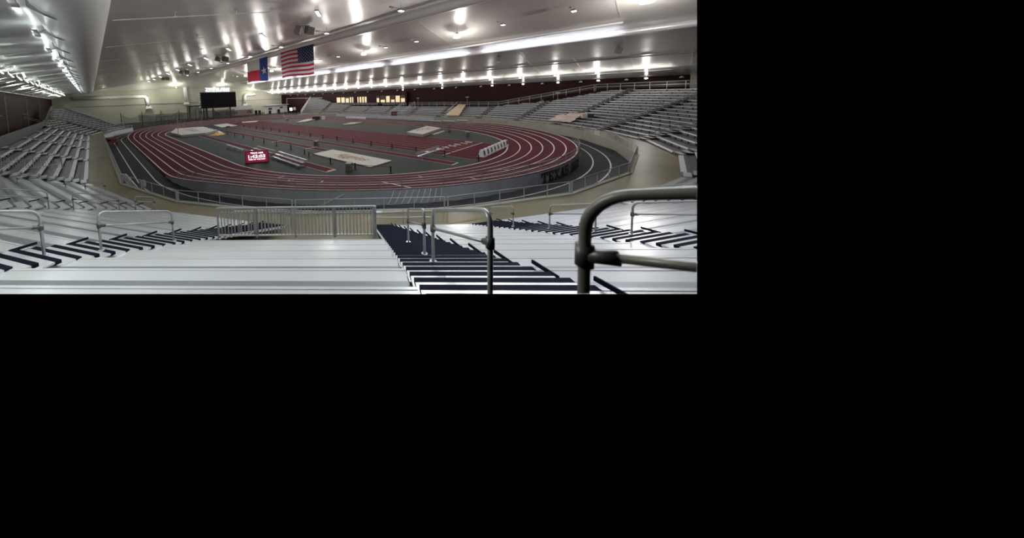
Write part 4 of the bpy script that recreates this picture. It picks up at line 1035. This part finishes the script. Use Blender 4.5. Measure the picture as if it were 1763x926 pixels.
# loudspeaker clusters left of the ridge duct
for i, y in enumerate((26.6, 52.8, 80, 104)):
    x = 18.0; z = 14.3
    t = thing('loudspeaker_cluster', (x, y, z), 'pair of taupe loudspeaker boxes hung left of the ridge duct, %s from the camera' % ORD[i], 'loudspeaker', 'hanging loudspeaker pairs')
    for s, rz in ((-1, .9), (1, .1)):
        b = MB(); b.box((x+s*.55, y-s*.3, z), (.95, .6, .8), rz, tilt=('X', .35)); b.build('speaker_cabinet', 'speaker', t)
    b = MB(); b.tube([(x, y, z), (x, y, ceilz(x))], .04, 6); b.box((x, y, z+.5), (1.4, .08, .08), -.4); b.build('hanger', 'shade', t)
    for s in (-1, 1): b = MB(); b.tube([(x+s*.6, y, z+.5), (x+s*.2, y, ceilz(x))], .015, 4); b.build('cable', 'shade', t)
for i, (x, y) in enumerate(((50.3, 18.5), (52.5, 4.5))):
    t = thing('ceiling_speaker', (x, y, ceilz(x)-.7), '%s box speaker hung under the right ceiling slope' % ('taupe' if i == 0 else 'pale grey'), 'loudspeaker'); z = ceilz(x)-.6
    b = MB(); b.box((x, y, z), (.7, .6, .8), .4, tilt=('X', .3)); b.build('cabinet', 'speaker' if i == 0 else 'shade', t); b = MB(); b.tube([(x, y, z), (x, y, ceilz(x))], .03, 5); b.build('hanger', 'shade', t)
    b = MB(); b.tube([(x-.5, y, z-.6), (x+.5, y, z-.6)], .06, 6); b.build('lower_bar', 'pipe', t)

# ------------------------------------------------------------------ flags
def wavy(u, v): return .13*math.sin(u*5.2+v*1.3)*(.3+.7*v)
def flag(y0, y1, z0, z1, x=RX, label='', name='flag'):
    return thing(name, (x, (y0+y1)/2, z0), label, 'flag'), (lambda u, v, off=0: Vector((x+wavy(u*3, 1-v)-off, y1+(y0-y1)*u, z0+(z1-z0)*v+.12*math.sin(u*5.5)*(1 if v < .999 else .2))))
def patch(mb, P, u0, u1, v0, v1, off=0, nu=None, nv=None):
    nu = nu or max(1, int((u1-u0)*24)); nv = nv or max(1, int((v1-v0)*14)); vs = [P(u0+(u1-u0)*i/nu, v0+(v1-v0)*j/nv, off) for i in range(nu+1) for j in range(nv+1)]
    mb.mesh(vs, [(i*(nv+1)+j, (i+1)*(nv+1)+j, (i+1)*(nv+1)+j+1, i*(nv+1)+j+1) for i in range(nu) for j in range(nv)])
def star_poly(P, cu, cv, ru, rv, mb, off, rot=0):
    pts = []
    for k in range(10):
        r = 1 if k % 2 == 0 else .4; a = PI/2+k*PI/5+rot; pts.append(P(cu+ru*r*math.cos(a), cv+rv*r*math.sin(a), off))
    c = P(cu, cv, off); mb.mesh(pts+[c], [(k, (k+1) % 10, 10) for k in range(10)])
# US flag seen from behind: canton on the right (towards the camera end, u=1)
t, P = flag(42.1, 53.9, 11.15, 16.42, x=30.42, label='red and white striped flag with a starry navy canton hanging from the ridge duct', name='striped_flag')
for k in range(13):
    b = MB(); v1 = 1-k/13; v0 = 1-(k+1)/13; u1 = 1.0 if k >= 7 else .545
    patch(b, P, 0, u1, v0, v1, 0, 20, 1); b.build('stripe', 'fred' if k % 2 == 0 else 'fwhite', t)
b = MB(); patch(b, P, .545, 1, 6/13, 1, 0, 10, 6); b.build('canton', 'blue', t)
b = MB()
for r in range(9):
    m_ = 6 if r % 2 == 0 else 5
    for c_ in range(m_):
        uu = .545+.455*((c_+.5+(0 if m_ == 6 else .5))/6); vv = 1-(7/13)*((r+.75)/9.5); star_poly(P, uu, vv, .011, .025, b, .04)
b.build('stars', 'fwhite', t)
t, P = flag(59.9, 71.2, 11.2, 16.4, x=30.42, label='white, red and blue flag with one large star hanging from the ridge duct', name='lone_star_flag')
b = MB(); patch(b, P, 0, .65, .5, 1, 0, 14, 6); b.build('white_field', 'fwhite', t)
b = MB(); patch(b, P, 0, .65, 0, .5, 0, 14, 6); b.build('red_field', 'fred', t)
b = MB(); patch(b, P, .65, 1, 0, 1, 0, 8, 12); b.build('blue_band', 'tblue', t)
b = MB(); star_poly(P, .825, .45, .125, .19, b, .06, .12); b.build('star', 'fwhite', t)
for nm, ya, yb in (('striped', 43.1, 55.2), ('lone star', 61.4, 72.9)):
    pass

# ------------------------------------------------------------------ scoreboard and far end
ysb = 104.0
t = thing('scoreboard', (33.5, ysb, 0), 'large blank black scoreboard on legs under white lit letters', 'scoreboard')
b = MB(); b.box((33.55, ysb, 7.1), (11.8, .8, 5.45)); b.build('cabinet', 'dark', t)
b = MB(); b.box((33.55, ysb-.41, 7.1), (11.5, .03, 5.2)); b.build('screen', 'screen', t)
for x in (29.3, 31.4, 37.3): b = MB(); b.box((x, ysb, 2.2), (.35 if x > 30 else .7, .35, 4.4)); b.build('leg', 'dark', t)
for xa, xb in ((31.5, 33.2), (37.2, 35.9)): b = MB(); b.tube([(xa, ysb, 4.3), (xb, ysb+.6, 1.2 if xa < 32 else 3.2)], .09, 6); b.build('brace', 'dark', t)
b = MB(); text_on(b, 'TEXAS A&M', (33.3, ysb-.3, 10.95), (1, 0, 0), (0, 0, 1), 1, width=8.0, height=.72, bold=.03, extrude=.05); b.build('sign_letters', 'sign', t)
b = MB(); text_on(b, 'TRACK AND FIELD', (33.3, ysb-.3, 10.2), (1, 0, 0), (0, 0, 1), 1, width=8.1, height=.5, bold=.02, extrude=.05); b.build('sign_letters', 'sign', t)
for x in (28.8, 38.2): b = MB(); b.tube([(x, ysb, 9.7), (x, ysb, 10.5)], .05, 5); b.build('post', 'dark', t)
for z in (5.0, 6.6, 8.4, 9.2): b = MB(); b.box((27.35, ysb, z), (.5, .4, .35)); b.build('side_lamp', 'palew', t)
t = thing('wall_banner', (44.3, 117.6, 0), 'long dusty maroon banner with script lettering along the far fence', 'banner')
b = MB(); b.box((43.6, 117.7, 1.55), (16.4, .08, 2.3)); b.build('banner_cloth', 'banner', t)
b = MB(); text_on(b, 'Aggies', (42.6, 117.62, 1.6), (1, 0, 0), (0, 0, 1), 1, width=5.2, height=1.7, shear=.4, bold=.02); b.build('lettering', 'bannert', t)
for x in (37.0, 50.0): b = MB(); text_on(b, 'ATM', (x, 117.62, 1.6), (1, 0, 0), (0, 0, 1), 1, width=1.8, height=1.3, bold=.03); b.build('emblem', 'bannert', t)
for x in (35.6, 41, 46.5, 51.6): b = MB(); b.tube([(x, 117.8, 0), (x, 117.8, 2.8)], .06, 5); b.build('post', 'dark', t)
b = MB(); b.box((48.2, 121.0, 2.3), (9.5, .3, 4.0)); o = b.build('white_partition', 'palew'); tag(o, 'white partition standing right of the scoreboard behind the banner', 'partition')
t = thing('equipment_shed', (65, 120, 0), 'long white shed with dark openings against the far end wall', 'shed')
b = MB(); b.box((64.2, 122, 1.9), (11.8, 3, 3.8)); b.build('body', 'palew', t)
for x, z, w_, h in ((61.2, 2.2, 1.7, .8), (66.9, 2.5, 1.5, .6)): b = MB(); b.box((x, 120.45, z), (w_, .1, h)); b.build('opening', 'dark', t)
b = MB(); b.box((64.2, 120.4, 3.85), (12.0, 3.4, .12)); b.build('roof_edge', 'palew', t)
for i, (x, w_, h) in enumerate(((53.6, .9, 2.0), (55.2, .8, 1.9), (57.0, 1.1, 1.0), (60.2, .9, 1.5), (64.6, 1.0, 1.8))):
    t = thing('storage_cabinet', (x, 118.9, 0), ('tall dark cabinet at the far end, leftmost of the row', 'tall dark cabinet at the far end, second of the row', 'low grey cabinet at the far end, third of the row', 'dark cabinet beside the shed, fourth of the row', 'dark cabinet before the shed, rightmost of the row')[i], 'cabinet', 'dark cabinets before the far shed')
    b = MB(); b.box((x, 118.9, h/2), (w_, .6, h)); b.build('body', 'dark' if i != 2 else 'box', t); b = MB(); b.box((x, 118.58, h*.55), (w_*.8, .04, h*.7)); b.build('door', 'shade' if i == 2 else 'screen', t)
for i, (x, z, s_) in enumerate(((67.0, 1.5, 1.2), (68.9, 1.6, 1.1))):
    t = thing('white_monitor', (x, 112, z), '%s of two small bluish-white boards at the foot of the maroon wall' % ('left', 'right')[i], 'board')
    b = MB(); b.box((x-1.2*i*0, 112, z+.3), (s_, .15, 1.3)); b.build('panel', 'lampc' if i == 0 else 'plastic', t); b = MB(); b.tube([(x, 112, 0), (x, 112, z)], .06, 5); b.build('stand', 'dark', t)
t = thing('equipment_tables', (66, 111, 0), 'low dark table row beside the maroon wall at the far end', 'table'); b = MB(); b.box((64.5, 113, .75), (6, 1, .1)); b.build('tabletop', 'dark', t)
for x in (61.8, 64.5, 67.2): b = MB(); b.box((x, 113, .36), (.1, .8, .7)); b.build('leg', 'dark', t)
t = thing('goal_frame', (70, 100, 0), 'large white pipe frame standing before the maroon wall at the far right', 'frame')
b = MB(); b.tube([(XR-.5, 122, 0), (XR-.5, 122, 6.6), (XR-.5, 82, 6.4)], .09, 6); b.build('pipe', 'pipe', t)
b = MB(); b.tube([(XR-1.2, 101, 0), (XR-1.6, 104, 6.5)], .05, 6); b.build('leaning_pole', 'yellow', t)
# netting along the far left
t = thing('throwing_net', (20, 101, 0), 'sagging grey net hung on dark posts at the far left end', 'net')
pst = [(6, 100.3), (11, 102), (16, 103.2), (21, 104), (26, 104.5)]
for x, y in pst: b = MB(); b.tube([(x, y, 0), (x, y, 4.6)], .07, 6); b.build('post', 'dark', t)
for (xa, ya), (xb, yb) in zip(pst, pst[1:]):
    b = MB(); vs = []; N = 10
    for i in range(N+1):
        u = i/N; top = 4.2-1.3*math.sin(PI*u); x, y = xa+(xb-xa)*u, ya+(yb-ya)*u
        vs += [(x, y, .1), (x, y+.12*math.sin(u*9), top*.5), (x, y, top)]
    b.mesh(vs, [(i*3+j, i*3+3+j, i*3+4+j, i*3+1+j) for i in range(N) for j in range(2)]); b.build('net_panel', 'net', t)
t = thing('dark_rack', (18, 100, 0), 'dark wheeled frame rack in front of the far net', 'rack')
b = MB()
for z in (.4, 1.6, 2.9): b.tube([(14, 98.8, z), (21, 99.6, z)], .07, 5)
for k in range(8): b.tube([(14+k, 98.8+.11*k, -.06), (14+k, 98.8+.11*k, 2.9)], .05, 5)
b.build('frame', 'dark', t)
t = thing('grey_cage', (25, 106, 0), 'tall grey cage frame under the second duct outlet', 'cage')
b = MB()
for x in (24.6, 29.0):
    b.tube([(x, 106, 0), (x, 106, 5.4)], .22, 6); b.tube([(x, 109, 0), (x, 109, 5.4)], .1, 6)
b.tube([(24.6, 106, 5.4), (29.0, 106, 5.4)], .16, 6); b.tube([(24.6, 109, 5.4), (29, 109, 5.4)], .1, 6); b.build('frame', 'dark', t)
b = MB(); b.box((26.8, 109.1, 2.7), (4.2, .05, 5)); b.build('panel', 'net', t)
b = MB(); b.box((35.5, 112.5, 1.7), (13, .1, 3.4)); o = b.build('grey_screen_fence', 'net'); tag(o, 'grey-green cloth screen fence behind the scoreboard legs', 'fence')
b = MB(); b.box((18, 110, 1.6), (14, .1, 3.2)); o = b.build('grey_screen_fence', 'net'); tag(o, 'grey cloth screen fence behind the sagging far net', 'fence')
b = MB()
for i in range(26): b.box((10+i*1.05+random.uniform(-.3, .3), 97.6+random.uniform(0, 1)+i*.08, .3), (.7, .5, random.uniform(.4, .9)), random.random())
# row of hurdles stacked: each its own
for i in range(14):
    aa = R_(54+4.1*i); x, y = CF.x-25.9*math.cos(aa), CF.y+25.9*math.sin(aa); zb = bank(x, y)+.01
    t = thing('stacked_hurdle', (x, y, zb), 'black and maroon hurdle on the far bend edge, %s from the left' % ORD[i], 'hurdle', 'hurdles along the far bend')
    b = MB(); b.box((x, y, zb+.75), (1.1, .08, .16)); b.build('bar', 'maroonpost', t)
    for s in (-.45, .45): b = MB(); b.tube([(x+s, y, zb), (x+s, y, zb+.75)], .04, 5); b.tube([(x+s, y-.35, zb+.03), (x+s, y+.05, zb+.03)], .03, 5); b.build('leg', 'dark', t)
# duct outlets on the end wall
def outlet(pts, label, r=.62, flare=True):
    t = thing('duct_outlet', pts[-1], label, 'duct')
    path = []
    for i, p in enumerate(pts):
        p = Vector(p)
        if 0 < i < len(pts)-1:
            a_ = (Vector(pts[i-1])-p).normalized()*1.1; c_ = (Vector(pts[i+1])-p).normalized()*1.1
            for s in range(5): u = s/4; path.append(p+a_*(1-u)**2+c_*u**2)
        else: path.append(p)
    b = MB(); b.tube(path, r, 14); b.build('duct_tube', 'duct', t, smooth=True)
    e = Vector(pts[-1])
    b = MB(); b.hexa([(e.x-1, e.y-.6, e.z-1), (e.x+1, e.y-.6, e.z-1), (e.x+1, e.y+.6, e.z-1), (e.x-1, e.y+.6, e.z-1), (e.x-.6, e.y-.5, e.z+.2), (e.x+.6, e.y-.5, e.z+.2), (e.x+.6, e.y+.5, e.z+.2), (e.x-.6, e.y+.5, e.z+.2)]); b.build('outlet_hood', 'duct', t)
outlet([(-4, 127.35, 9.2), (15.6, 127.35, 9.4), (16.0, 127.35, 5.8)], 'white duct turning down at the left of the end wall')
outlet([(19.5, 127.25, 13.4), (28.4, 127.25, 13.3), (28.6, 127.25, 6.8)], 'tall white duct turning down left of the scoreboard', .7)
outlet([(46, 127.25, 13.6), (39.2, 127.25, 13.3), (39.0, 127.25, 10.5)], 'white duct turning down directly behind the lit sign', .7)
outlet([(58, 127.35, 9.2), (52.6, 127.35, 9.0), (52.3, 127.35, 4.8)], 'white duct turning down right of the scoreboard')

# ------------------------------------------------------------------ right wall: press box, poles, tarp, ramp
wallbox('wall_press_box', (XR-1.0, 51.5, 3.6), (XR, 93, 7.6), 'maroon', 'dark maroon press box projecting from the right wall')
wallbox('trim_7', (XR-1.15, 51.4, 3.95), (XR-1.0, 93, 4.15), 'dark', 'dark sill band below the press box windows')
wi = 0
def window(y0_, y1_, frac_lit, zt_=6.45, zb=4.35):
    global wi
    wi += 1
    t = bpy.data.objects.new('window_%d' % wi, None); col.objects.link(t); t.location = (XR-1.0, (y0_+y1_)/2, zb); t['_o'] = tuple(t.location); struct(t); t['label'] = 'press box window %s from the far end' % ORD[wi-1]
    x = XR-1.03
    b = MB()
    for a_, c_ in (((y0_, zb), (y0_, zt_)), ((y1_, zb), (y1_, zt_)), ((y0_, zb), (y1_, zb)), ((y0_, zt_), (y1_, zt_))): b.box((x, (a_[0]+c_[0])/2, (a_[1]+c_[1])/2), (.08, abs(a_[0]-c_[0])+.1, abs(a_[1]-c_[1])+.1))
    b.build('frame', 'dark', t)
    zl = zb+(zt_-zb)*frac_lit
    b = MB(); b.box((x+.01, (y0_+y1_)/2, (zb+zl)/2), (.03, y1_-y0_-.1, zl-zb-.05)); b.build('lit_pane', 'glass', t)
    if frac_lit < .95: b = MB(); b.box((x+.01, (y0_+y1_)/2, (zt_+zl)/2), (.03, y1_-y0_-.1, zt_-zl-.05)); b.build('upper_pane', 'glassd', t)
for k, (ya, yb, fr) in enumerate(((83.9, 81.7, .95), (81.3, 79.2, .95), (78.8, 76.9, .8), (76.5, 75.6, .95), (75.3, 74.6, .95), (72.6, 71.9, .95), (71.5, 70.5, .97), (70.2, 69.3, .97), (69.0, 68.0, .97), (63.5, 62.3, .7), (61.8, 59.9, .42), (59.5, 57.9, .97), (57.5, 56.0, .42), (55.7, 54.0, .97), (53.7, 52.1, .6))):
    window(yb, ya, fr)
for i, y in enumerate((47.3, 33.0, 14.6)):
    x = 69.9; t = thing('thin_mast', (x, y, 2.5), 'thin grey mast with a flat cap before the right wall, %s from the press box' % ORD[i], 'mast', 'thin masts before the right wall')
    z1 = 5.5+(.5 if i == 2 else 0); b = MB(); b.tube([(x, y, 1), (x, y, z1)], .04, 6); b.build('pole', 'shade', t); b = MB(); b.box((x, y, z1+.03), (.2, .8, .1)); b.build('cap', 'palew', t)
for i, (y, z1) in enumerate(((66, 6.0), (49, 6.2), (42, 6.3))):
    x = XL+1.1; t = thing('thin_mast', (x, y, 2.5), 'thin dark mast by the left wall, %s from the far end' % ORD[i], 'mast', 'thin masts by the left wall')
    b = MB(); b.tube([(x, y, 1), (x, y, z1)], .035, 6); b.build('pole', 'dark', t); b = MB(); b.box((x+.2, y, z1), (.5, .25, .1)); b.build('cap', 'shade', t)
t = thing('peach_tarpaulin', (58.3, 10.8, 1.2), 'crumpled pale peach tarpaulin draped over the right bend seats', 'tarpaulin')
f = ALL[FIDX[150]]; b = MB(); vs = []; NU, NV = 10, 9; rnd = random.Random(3)
for i in range(NU+1):
    for j in range(NV+1):
        tt = -1.9-3.9*i/NU; row = .1+(2.1+1.6*(i/NU)**.6)*j/NV; p = fpt(f, tt, AP+RUN*row); z = Z0+RISE*(int(row)+ (1 if row % 1 > .1 else .3))+.12+rnd.uniform(0, .22); vs.append((p.x, p.y, z))
b.mesh(vs, [(i*(NV+1)+j, (i+1)*(NV+1)+j, (i+1)*(NV+1)+j+1, i*(NV+1)+j+1) for i in range(NU) for j in range(NV)]); b.build('sheet', 'peach', t)
p = fpt(f, -6.3, AP+RUN*2.6); b = MB(); b.box((p.x, p.y, 2.5), (1.3, .8, .7), .4); b.build('wrapped_bundle', 'peach', t)
t = thing('dark_crate', (58.4, 8.0, 2), 'small dark crate right of the peach tarpaulin', 'crate'); p = fpt(f, -7.2, AP+RUN*2.6); b = MB(); b.box((p.x, p.y, 2.55), (1.0, .7, .55), .2); b.build('body', 'dark', t); b = MB(); b.box((p.x, p.y, 2.85), (1.05, .75, .06), .2); b.build('lid', 'box', t)
t = thing('tan_ramp', (64, 33.3, 1), 'tan sloping ramp panel lying between two right straight bleachers', 'ramp')
f = ALL[FIDX[180]]; pa = [(63.2, 35.2, 1.5), (63.2, 31.8, 1.55), (68.3, 32.6, 3.75), (68.6, 34.6, 3.8)]
b = MB(); b.hexa([(x, y, z-.25) for x, y, z in pa]+pa); b.build('panel', 'wood', t)
b = MB(); b.tube([(63.2, 35.3, 2.0), (68.6, 34.8, 4.4)], .05, 5); b.build('side_rail', 'tube', t)
t = thing('glazed_booth', (67, 4.6, 5), 'faint glazed booth with a white base among the top right seats', 'booth')
q = fpt(ALL[FIDX[105]], -2.6, AP+RUN*12.5); b = MB(); b.box((q.x, q.y, 5.55), (2.6, 1.2, .75), R_(-15)); b.build('base', 'palew', t)
b = MB()
for sx in (-1.25, -.4, .4, 1.25): b.tube([(q.x+sx*math.cos(R_(-15)), q.y+sx*math.sin(R_(-15)), 5.9), (q.x+sx*math.cos(R_(-15)), q.y+sx*math.sin(R_(-15)), 7.0)], .05, 5)
b.box((q.x, q.y, 7.0), (2.6, 1.2, .07), R_(-15)); b.build('frame', 'rail', t)
# divider stair block with maroon box on the right straight
t = thing('maroon_box', (62.2, 49.2, 1), 'dark maroon box at the foot of the gap between right straight bleachers', 'box'); b = MB(); b.box((61.9, 49.6, 1.1), (.9, 1.3, 1.9)); b.build('body', 'maroonpost', t); b = MB(); b.box((61.9, 49.6, 2.08), (1.0, 1.4, .08)); b.build('lid', 'dark', t)
for s, y in (('near', 47.8), ('far', 51.6)):
    t = thing('stair_wing_rail', (63, y, 1.2), 'slanted rail on the %s side of the gap in the right bleachers' % s, 'railing'); b = MB()
    b.tube([(62.6, y, 2.0), (69, y, 4.6)], .06, 5); b.build('top_bar', 'tube', t); b = MB(); b.tube([(62.6, y, 1.5), (69, y, 4.1)], .05, 5); b.build('lower_bar', 'tube', t)
    for k in range(4): x = 62.6+2.1*k; b = MB(); b.tube([(x, y, 1.1+.4*k*1.9*.5), (x, y, 2.0+.85*k)], .05, 5); b.build('post', 'tube', t)
for i, (x, y) in enumerate(((57.5, 62.5), (57.3, 58.0))):
    t = thing('white_bench_box', (x, y, 0), '%s white low box on the right straight near the far bend' % ('farther', 'nearer')[i], 'box'); b = MB(); b.box((x, y, .45), (.8, 3.4, .55)); b.build('body', 'plastic', t)
    for s in (-1.4, 1.4): b = MB(); b.box((x, y+s, .1), (.6, .2, .2)); b.build('foot', 'shade', t)

# ------------------------------------------------------------------ only the place inside the photographed view is modelled:
# the section planes through the photographer's standpoint where the picture ends on the right and at the bottom
n_right = ray(1200, 0).cross(ray(1200, 900)).normalized()
if n_right.dot(ray(600, 200)) > 0: n_right = -n_right
n_bot = ray(0, 506).cross(ray(1200, 506)).normalized()
if n_bot.dot(ray(600, 200)) > 0: n_bot = -n_bot
bpy.context.view_layer.update()
gone = set()
for o in [q for q in bpy.data.objects if q.type == 'MESH']:
    if o in gone: continue
    mw = o.matrix_world; me = o.data
    cs = [mw @ v.co for v in me.vertices]
    for nrm in (n_right, n_bot):
        ds = [(c-CAM).dot(nrm) for c in cs]
        if not ds: break
        if max(ds) <= 0: continue
        if min(ds) >= 0:
            gone.add(o); break
        bm = bmesh.new(); bm.from_mesh(me)
        inv = mw.inverted()
        bmesh.ops.bisect_plane(bm, geom=bm.verts[:]+bm.edges[:]+bm.faces[:], dist=1e-5, plane_co=inv @ CAM, plane_no=(inv.to_3x3() @ nrm), clear_outer=True)
        bm.to_mesh(me); bm.free(); cs = [mw @ v.co for v in me.vertices]
for o in gone: bpy.data.objects.remove(o)
# drop things left with nothing in the modelled part
bare = []
for o in bpy.data.objects:
    if o.type == 'EMPTY' and not [c for c in o.children if c.type == 'MESH']: bare += list(o.children)+[o]
for o in bare: bpy.data.objects.remove(o)
for o in bpy.data.objects:
    if '_o' in o: del o['_o']
